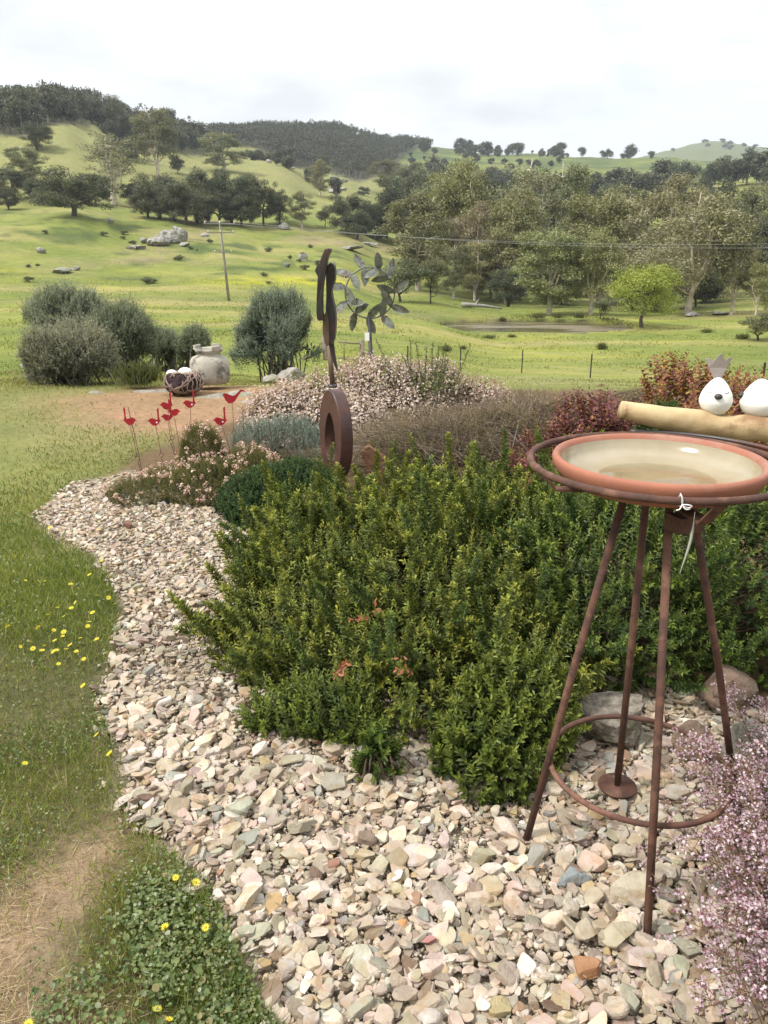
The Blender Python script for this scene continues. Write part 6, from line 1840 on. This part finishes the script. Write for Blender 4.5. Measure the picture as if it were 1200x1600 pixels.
def boulders():
    def bx(x, yb, wpx, hpx, mat, label, seed, d=None, ratio=.8, cuts=10, rough=.07, sink=.2, group=None):
        P = hit(x, yb) if d is None else at(x, d)
        dep = project(P)[2]; w, h = wpx * dep / FPX, hpx * dep / FPX
        P = P + np.array([0, w * ratio * .35, 0]); P[2] = float(ground(P[0], P[1]))
        rock_at(P, w, h, w * ratio, mat, label, seed, sink=sink, cuts=cuts, rough=rough, group=group)
    bx(445, 596, 62, 27, 'granite', "lichened grey boulder left of the tall steel sculpture", 21, 10.8)
    bx(407, 598, 36, 17, 'granite', "low pale boulder touching the lichened one on its left", 22, 10.6)
    bx(8, 562, 44, 20, 'granite', "low granite boulder at the left picture edge behind the bushes", 23, 13.5)
    bx(4, 594, 30, 22, 'granite', "granite boulder at the left picture edge beside the front bush", 24, 11.0)
    # flat slab of granite round the pot
    for x, y, w, hp, lab, sd in ((352, 612, 215, 12, "broad flat granite slab in the ground before the pot", 31), (400, 628, 110, 7, "flat granite slab with brown litter right of the pot", 32), (240, 608, 90, 6, "thin edge of flat granite left of the nest", 33), (150, 612, 26, 6, "small flat stone in the lawn left of the nest", 34)):
        P = gp(x, y); dep = project(P)[2]; wd = w * dep / FPX
        P[2] = float(ground(P[0], P[1])); rock_at(P, wd, hp * dep / FPX * .6, wd * .5, 'granite', lab, sd, sink=.86, cuts=9, rough=.05)
    G = "granite outcrops on the left hillside"
    for q, (x, yb, w, h, lab) in enumerate(((250, 386, 34, 17, "broad front boulder of the big granite outcrop"), (268, 381, 26, 20, "upright middle boulder of the big granite outcrop"), (282, 377, 22, 19, "right boulder of the big granite outcrop"), (237, 385, 22, 13, "left boulder of the big granite outcrop"),
            (262, 372, 30, 12, "boulder at the back of the big granite outcrop"), (226, 381, 16, 9, "small boulder left of the big granite outcrop"), (288, 386, 18, 7, "low boulder at the right foot of the big granite outcrop"), (216, 390, 22, 6, "flat rock below the big outcrop, left"), (276, 363, 20, 9, "small boulder above the big outcrop"))):
        bx(x, yb, w, h, 'granite_far', lab, 41 + q * 3, group=G, cuts=9, rough=.1)
    bx(443, 359, 20, 10, 'granite_far', "single square boulder below the slope's long clump of gums", 44, cuts=7, group=G)
    bx(92, 428, 34, 9, 'granite_far', "low grey rocks on the left meadow above the bushes", 45, group=G)
    bx(118, 423, 16, 7, 'granite_far', "small grey rock right of the low meadow rocks", 46, group=G)
    bx(62, 396, 18, 9, 'granite_far', "small brown-grey rock on the left slope", 47, group=G)
    bx(475, 407, 18, 10, 'granite_far', "small boulder left of the tall sculpture in the meadow", 48, group=G)
    bx(447, 418, 13, 7, 'granite_far', "smallest boulder in the meadow left of the tall sculpture", 49, group=G)
    bx(170, 348, 14, 7, 'granite_far', "pale boulder below the white-trunked gum", 50, group=G)
    bx(548, 392, 40, 6, 'granite_far', "flat pale rock sheet on the slope above the leaf wreath", 51, group=G)
    bx(575, 384, 30, 5, 'granite_far', "thin pale rock sheet right of another on the slope", 52, group=G)
    bx(320, 370, 14, 6, 'granite_far', "small rock right of the largest outcrop", 53, group=G)
    bx(205, 390, 20, 7, 'granite_far', "low rock left of the largest outcrop", 54, group=G)
    bx(1085, 495, 26, 7, 'granite_far', "pale boulder at the foot of the huge brown gum", 55, group="boulders under the valley wood")
    bx(1128, 493, 26, 6, 'granite_far', "pale boulder under the wood near the right edge", 56, group="boulders under the valley wood")
    rng = np.random.default_rng(9)
    for i in range(18):
        x = rng.uniform(380, 560); P = at(x, rng.uniform(440, 520)); w = rng.uniform(2, 6)
        rock_at(P, w, w * .4, w * .7, 'granite_far', "pale rock dotted on the steep rocky slope below the forest", 70 + i, group="rocks on the steep slope", sub=3)
    # fallen trunk left of the pond
    P = hit(745, 483); dep = project(P)[2]
    b = MB(); a0 = hit(722, 480) + [0, 0, .35]; a1 = hit(784, 484) + [0, 0, .2]
    b.add(*tube(spline([a0, a0 * .5 + a1 * .5 + [0, 0, .1], a1], 12), np.linspace(.36, .12, 12), 8))
    b.add(*tube(spline([a0 * .7 + a1 * .3, a0 * .65 + a1 * .35 + [.4, .3, 1.0]], 5), [.13, .12, .1, .07, .03], 6))
    tag(b.obj('fallen_trunk', M['deadlog'], None, True), "grey fallen tree trunk lying on the flat left of the pond", 'log')
boulders()

# ------------------------------------------------------------------ power pole and wires, fences
def power_line():
    P = hit(358, 470); dep = project(P)[2]; d = math.hypot(P[0], P[1])
    T = pd(343, 345, d - 2.0)
    root = empty('power_pole', tuple(P), 0, "leaning pale timber power pole with two cross-arms in the meadow", 'power pole')
    tp = T - P
    b = MB(); b.add(*tube(np.stack([np.array([0, 0, -.5]), tp * .5, tp]), [.17, .15, .11], 10)); b.obj('pole', M['powerpole'], root, True)
    wires = []
    for k, (f, half, nins) in enumerate(((.965, 1.75, 3), (.86, 1.5, 3), (.62, 1.0, 2))):
        c = tp * f; dirn = np.array([.93, .36, 0])
        V, F = prism([(-half, -.06), (half, -.06), (half, .06), (-half, .06)], .10, .01)
        b = MB(); b.add(rotz(V, math.atan2(dirn[1], dirn[0])) + c + [0, -.16, 0], F); arm = b.obj('cross_arm', M['powerpole'], root)
        for q in range(nins):
            s = -half * .92 + 2 * half * .92 * q / (nins - 1)
            i0 = c + dirn * s + [0, -.16, .06]
            v, fc = lathe([(.0001, 0), (.05, 0), (.035, .05), (.06, .09), (.06, .13), (.03, .17), (.0001, .17)], 10, i0)
            b = MB(); b.add(v, fc); b.obj('insulator', M['white'], arm, True)
            if k == 0 and q in (0, 2): wires.append(P + i0 + [0, 0, .17])
    # wires run out of the view to the right
    for k, w0 in enumerate(wires):
        E = pd(1420, 374 if k == 0 else 382, 108)
        n = 60; s = np.linspace(0, 1, n)[:, None]
        pts = w0 * (1 - s) + E * s; pts[:, 2] -= (1.3 * 4 * s * (1 - s))[:, 0]
        b = MB(); b.add(*tube(pts, .016, 5))
        tag(b.obj('power_wire', M['wire'], None, True), ("upper power wire" if k == 0 else "lower power wire") + " strung from the leaning pole across to the right", 'wire', 'wires from the power pole')
power_line()

def fences():
    # wire fence on black steel droppers
    px = [(637, 566, 540), (719, 577, 543), (815, 583, 546), (922, 591, 553), (1050, 598, 560), (1190, 604, 566), (1320, 610, 572)]
    root = None; tops = []
    for x, yb, yt in px:
        P = hit(x, yb, 20); d = math.hypot(P[0], P[1]); T = pd(x, yt, d)
        if root is None:
            root = empty('wire_fence', tuple(P), 0, "wire fence on thin dark steel posts across the lower paddock", 'fence'); o0 = P.copy()
        h = T[2] - P[2]
        V, F = prism([(-.022, -.3), (.022, -.3), (.022, h), (-.022, h)], .04, .004)
        b = MB(); b.add(V + P - o0, F); b.obj('post', M['black_post'], root); tops.append((P - o0, h))
    for f in (.35, .62, .92):
        b = MB()
        b.add(*tube(np.array([p + [0, 0, h * f] for p, h in tops]), .0022, 4)); b.obj('wire', M['wire'], root)
    # timber strainer posts and rails
    A = hit(511, 563, 16); dA = math.hypot(A[0], A[1])
    root = empty('timber_fence', tuple(A), 0, "short weathered timber post and rail fence behind the tall sculpture", 'fence'); o0 = A.copy()
    pts = {}
    for k, (x0, yb, x1, yt, r) in enumerate(((511, 563, 505, 526, .075), (567, 563, 565, 531, .085))):
        B0 = pd(x0, yb, dA); B1 = pd(x1, yt, dA); pts[k] = (B0, B1)
        b = MB(); b.add(*tube(np.stack([B0 - [0, 0, .6], B1]) - o0, r, 10)); b.obj('post', M['timber'], root, True)
    for (x0, y0, x1, y1, r) in ((528, 534, 562, 537, .025), (470, 563, 507, 547, .04), (568, 549, 600, 565, .04), (528, 559, 565, 563, .022)):
        b = MB(); b.add(*tube(np.stack([pd(x0, y0, dA - .1), pd(x1, y1, dA - .1)]) - o0, r, 8)); b.obj('rail', M['timber'], root, True)
    b = MB(); b.add(*tube(np.stack([pd(537, 533, dA - .1), pd(538, 563, dA - .1)]) - o0, .02, 8)); b.obj('dropper', M['timber'], root, True)
fences()

# ------------------------------------------------------------------ lawn, weeds, flowers
def build_lawn():
    rng = np.random.default_rng(91)
    a0, a1 = math.atan2(*ray(-330, 900)[:2]), math.atan2(*ray(470, 700)[:2])
    def polar(n, d0, d1, p0=a0, p1=a1):
        a = rng.uniform(p0, p1, n); d = np.exp(rng.uniform(math.log(d0), math.log(d1), n))
        X, Y = np.sin(a) * d, np.cos(a) * d
        return X, Y, d
    def wheel(n, lean):
        return nrm(np.stack([rng.normal(0, lean, n), rng.normal(0, lean, n), np.ones(n)], -1))
    B = MB()
    X, Y, d = polar(270000, .9, 15)
    path = inpoly(X, Y, PATH); dirt = soft_in(X, Y, DIRT, .08); bed = inpoly(X, Y, BED); brown = soft_in(X, Y, BROWN, .35)
    patch = fbm(X * 1.3, Y * 1.3, 0, 3, 23); px, py, _ = project(np.stack([X, Y, 0 * X], -1))
    thin = np.clip(.5 + 1.4 * fbm(X * .9, Y * .9, 2, 3, 44), .1, 1)
    far = np.clip((d - 4.2) / 3, 0, 1)
    keep = (~path) & (~bed) & (rng.random(len(X)) < (1 - .93 * dirt) * (1 - .9 * brown) * (thin * (1 - .62 * far * (d < 10))))
    X, Y, d, patch, far = X[keep], Y[keep], d[keep], patch[keep], far[keep]
    n = len(X)
    Z = ground(X, Y)
    tone = np.clip(.48 + 1.3 * patch + rng.normal(0, .28, n), 0, 1)
    col = lerp((.09, .14, .026), (.26, .285, .065), tone)
    straw = rng.random(n) < np.clip(.10 + .55 * far + .5 * fbm(X * .7, Y * .7, 5, 3, 45), .03, .85)
    col[straw] = colours(rng, [(.36, .30, .15), (.28, .25, .11), (.22, .22, .08)], int(straw.sum()))
    L = rng.uniform(.02, .060, n) * (1 - .35 * far) * (1 + .9 * (rng.random(n) < .04)); w = np.maximum(.0026, d * .0011)
    D = wheel(n, .55); B.add(*leaf_batch(rng, np.stack([X, Y, Z], -1), D, nrm(rng.normal(size=(n, 3)) + [0, 0, .5]), L, w, col * rng.normal(1, .1, (n, 1)), .1, True))
    tag(B.obj('lawn_grass', M['grass']), kind='stuff')
    # broad-leaved weeds and clover
    B = MB()
    WEED = [gp(x, y)[:2] for x, y in [(110, 1480), (150, 1430), (200, 1370), (235, 1330), (330, 1390), (360, 1480), (400, 1560), (440, 1620), (430, 1800), (170, 1800), (190, 1600), (120, 1520)]]
    X, Y, d = polar(230000, .95, 7.0)
    path = inpoly(X, Y, PATH); wd = soft_in(X, Y, WEED, .13); dirt = soft_in(X, Y, DIRT, .08); bed = inpoly(X, Y, BED)
    cl = np.clip(.38 + 1.6 * fbm(X * 1.5, Y * 1.5, 8, 3, 55), .05, .95)
    keep = (~path) & (~bed) & (rng.random(len(X)) < np.maximum(wd * np.clip(.38 + 1.3 * fbm(X * 7, Y * 7, 3, 3, 57), .03, .8), cl * (1 - dirt)) * np.clip((7 - d) / 3, 0, 1))
    X, Y, d, wd = X[keep], Y[keep], d[keep], wd[keep]; n = len(X)
    h = rng.uniform(.004, .03, n) + wd * rng.uniform(0, .035, n)
    Nn = wheel(n, .55); D = nrm(np.cross(Nn, nrm(rng.normal(size=(n, 3)))))
    big = rng.random(n) < .25 * wd
    L = rng.uniform(.0055, .0105, n) * np.clip(d / 2.4, 1, 1.8) * (1 + .2 * wd) * np.where(big, 1.7, 1)
    tone = np.clip(rng.normal(.45, .33, n) + .5 * fbm(X * 4, Y * 4, 1, 3, 59), 0, 1); col = lerp((.065, .105, .030), (.215, .255, .095), tone)
    gre = rng.random(n) < .2; col[gre] = colours(rng, [(.27, .29, .18), (.24, .21, .09)], int(gre.sum()))
    B.add(*leaf_batch(rng, np.stack([X, Y, ground(X, Y) + h], -1), D, Nn, L, L * .85, col, .10, False))
    tag(B.obj('clover_weeds', M['leaf']), kind='stuff')
    # dry straw lying on the bare patch
    B = MB()
    X, Y, d = polar(60000, .95, 3.6)
    dirt = soft_in(X, Y, DIRT, .10); k = (rng.random(len(X)) < dirt * np.clip(.35 + 1.1 * fbm(X * 4, Y * 4, 6, 3, 78), .02, .9)) & ~inpoly(X, Y, PATH)
    X, Y = X[k], Y[k]; n = len(X)
    D = nrm(np.stack([rng.normal(0, 1, n), rng.normal(0, 1, n), np.abs(rng.normal(0, .22, n))], -1))
    B.add(*leaf_batch(rng, np.stack([X, Y, rng.uniform(.001, .008, n)], -1), D, np.broadcast_to(np.array([0, 0, 1.0]), (n, 3)), rng.uniform(.015, .065, n), .0016, colours(rng, [(.42, .32, .17), (.33, .24, .13), (.24, .15, .08), (.50, .42, .27)], n), .1, True))
    tag(B.obj('dry_straw', M['grass']), kind='stuff')
    # meadow grass beyond the lawn, thin clumps
    B = MB()
    p0, p1 = math.atan2(*ray(-250, 500)[:2]), math.atan2(*ray(1450, 500)[:2])
    X, Y, d = polar(150000, 11.5, 240, p0, p1)
    r = np.sqrt(((X - POND[0]) / PA) ** 2 + ((Y - POND[1]) / PB) ** 2)
    pp = fbm(X / 4, Y / 4, 0, 4, 66)
    k = (r > 1.25) & (rng.random(len(X)) < np.clip(.25 + 1.6 * pp, .03, 1)); X, Y, d = X[k], Y[k], d[k]; n = len(X); Z = ground(X, Y)
    col = ground_colour(X, Y, Z) * rng.uniform(.80, 1.35, (n, 1)) * np.array([.95, 1.0, .9])
    B.add(*leaf_batch(rng, np.stack([X, Y, Z - .02], -1), wheel(n, 1.2), nrm(rng.normal(size=(n, 3)) + [0, 0, .6]), rng.uniform(.06, .16, n) * np.clip(d / 35, .5, 1.5), rng.uniform(.02, .04, n) * np.clip(d / 30, .35, 3.5), col, .1, True))
    tag(B.obj('meadow_grass', M['grass']), kind='stuff')
build_lawn()

def capeweed():
    rng = np.random.default_rng(13)
    k = 13
    b = MB()
    a = np.arange(k) * 2 * math.pi / k
    P = np.stack([.0035 * np.cos(a), .0035 * np.sin(a), np.zeros(k)], -1); D = nrm(np.stack([np.cos(a), np.sin(a), np.full(k, .28)], -1))
    Nn = np.broadcast_to(np.array([0, 0, 1.0]), (k, 3))
    b.add(*leaf_batch(rng, P, D, Nn, .0145, .0043, np.tile(np.array([[.74, .64, .07]]), (k, 1)), .05, False))
    v, f = lathe([(.0001, .0035), (.0035, .0025), (.0055, 0), (.0001, -.002)], 12); b.add(v, f, (.52, .33, .02))
    v, f = tube(np.array([[0, 0, -.055], [.004, .002, -.02], [0, 0, -.001]]), .0011, 5); b.add(v, f, (.10, .13, .04))
    me = b.mesh('capeweed_flower', M['petal'])
    pts = [(25, 874), (78, 828), (88, 1018), (52, 1016), (33, 1018), (152, 934), (112, 955), (100, 965), (140, 977), (138, 985), (84, 985), (100, 990), (152, 1003), (126, 1002), (86, 1003), (150, 1003), (66, 1020), (84, 1024), (120, 1024), (132, 1036), (92, 1042), (70, 1014), (118, 943), (90, 950), (155, 820), (100, 860), (70, 908), (60, 910), (40, 908), (170, 940), (180, 950), (110, 912), (60, 985), (48, 1005), (172, 1182), (40, 1200), (130, 1072), (152, 1155), (275, 1376), (306, 1378), (325, 1419), (322, 1455), (258, 1452), (246, 1582), (44, 1600), (265, 1600), (12, 980), (110, 1010), (75, 960), (145, 960), (104, 1018), (99, 1001), (160, 880), (140, 900)]
    for i, (x, y) in enumerate(pts):
        p = gp(x, y, .045)
        o = bpy.data.objects.new('capeweed_flower', me); C.objects.link(o)
        o.location = (p[0], p[1], float(ground(p[0], p[1])) + rng.uniform(.04, .065))
        o.rotation_euler = (rng.normal(0.15, .3), rng.normal(0, .3), rng.uniform(0, 6.28)); s = rng.uniform(.5, .8); o.scale = (s, s, s)
        tag(o, "small yellow daisy of the capeweed growing in the lawn left of the path", 'flower', 'yellow capeweed flowers')
capeweed()

def rushes():
    rng = np.random.default_rng(17)
    spec = [(840, 497, 30, 10, "rush clump on the pond's back bank, left one"), (872, 497, 22, 10, "rush clump on the pond's back bank, middle one"), (905, 497, 22, 10, "rush clump on the pond's back bank, right one"), (785, 501, 14, 7, "small rush clump at the pond's left end"),
            (765, 529, 28, 8, "grass tussock on the near bank of the pond, left"), (800, 527, 22, 6, "grass tussock on the near bank of the pond, right"), (698, 549, 26, 11, "grass tussock in the paddock above the feathery plant"), (724, 546, 14, 8, "small tussock beside the paddock tussock"), (940, 546, 22, 13, "grass tussock in the green paddock behind the burgundy shrub"),
            (1105, 520, 28, 8, "low tussock in the paddock under the huge brown gum"), (1160, 530, 26, 11, "scrubby tussock near the right edge of the paddock")]
    for x, y, w, h, lab in spec:
        P = hit(x, y, 12); dep = project(P)[2]; n = 260; wd = w * dep / FPX; ht = h * dep / FPX
        b = MB(); q = np.stack([rng.normal(0, wd * .17, n), rng.normal(0, wd * .13, n), np.full(n, -.02)], -1)
        b.add(*leaf_batch(rng, q, nrm(np.stack([rng.normal(0, .4, n), rng.normal(0, .4, n), np.ones(n)], -1)), nrm(rng.normal(size=(n, 3))), rng.uniform(.5, 1.15, n) * ht, ht * .06, colours(rng, [(.09, .10, .03), (.15, .145, .06), (.07, .085, .03)], n), .1, True))
        o = b.obj('rush_tussock', M['grass'], None, False, tuple(P)); tag(o, lab, 'plant', 'tussocks round the pond and paddock')
    P = hit(938, 497, 30); tree('round_tree', P, 1.9, 2.2, "small round bright green bush on the pond's back bank", name='bush')
    P = hit(1185, 532, 30); tree('round_tree', P, 2.2, 3.8, "low grey-green bush at the right edge of the paddock", name='bush')
rushes()

# ------------------------------------------------------------------ air
def haze():
    m, t, o = nodes('haze_air')
    v = t.nodes.new("ShaderNodeVolumePrincipled")
    v.inputs["Color"].default_value = (.86, .92, 1.0, 1); v.inputs["Density"].default_value = HAZE; v.inputs["Anisotropy"].default_value = 0.2
    t.links.new(v.outputs[0], o.inputs["Volume"])
    x0, x1, y0, y1, z0, z1 = -4700, 4700, -4700, 4700, -60, 620
    V = np.array([[x, y, z] for x in (x0, x1) for y in (y0, y1) for z in (z0, z1)])
    F = np.array([[0, 1, 3, 2], [4, 6, 7, 5], [0, 4, 5, 1], [2, 3, 7, 6], [0, 2, 6, 4], [1, 5, 7, 3]])
    b = MB(); b.add(V, F); tag(b.obj('haze', m), kind='stuff')
HAZE = 0.00016
haze()

def pond_margin():
    """sedge growing along the water's edge"""
    rng = np.random.default_rng(23); n = 5200
    a = rng.uniform(0, 2 * math.pi, n)
    dens = .35 + .65 * (fbm(np.cos(a) * 3, np.sin(a) * 3, 0, 3, 5) > -.05)
    k = rng.random(n) < dens; a = a[k]; n = len(a)
    f = rng.normal(1.10, .035, n)
    X, Y = POND[0] + PA * f * np.cos(a), POND[1] + PB * f * np.sin(a)
    front = np.sin(a) < -.15
    h = rng.uniform(.10, .34, n) * np.where(front, .45, 1.0)
    b = MB()
    b.add(*leaf_batch(rng, np.stack([X, Y, ground(X, Y) - .03], -1), nrm(np.stack([rng.normal(0, .35, n), rng.normal(0, .35, n), np.ones(n)], -1)), nrm(rng.normal(size=(n, 3))), h, .045, colours(rng, [(.085, .095, .03), (.13, .12, .05), (.06, .07, .025)], n), .1, True))
    tag(b.obj('pond_edge_sedge', M['grass']), kind='stuff')
pond_margin()
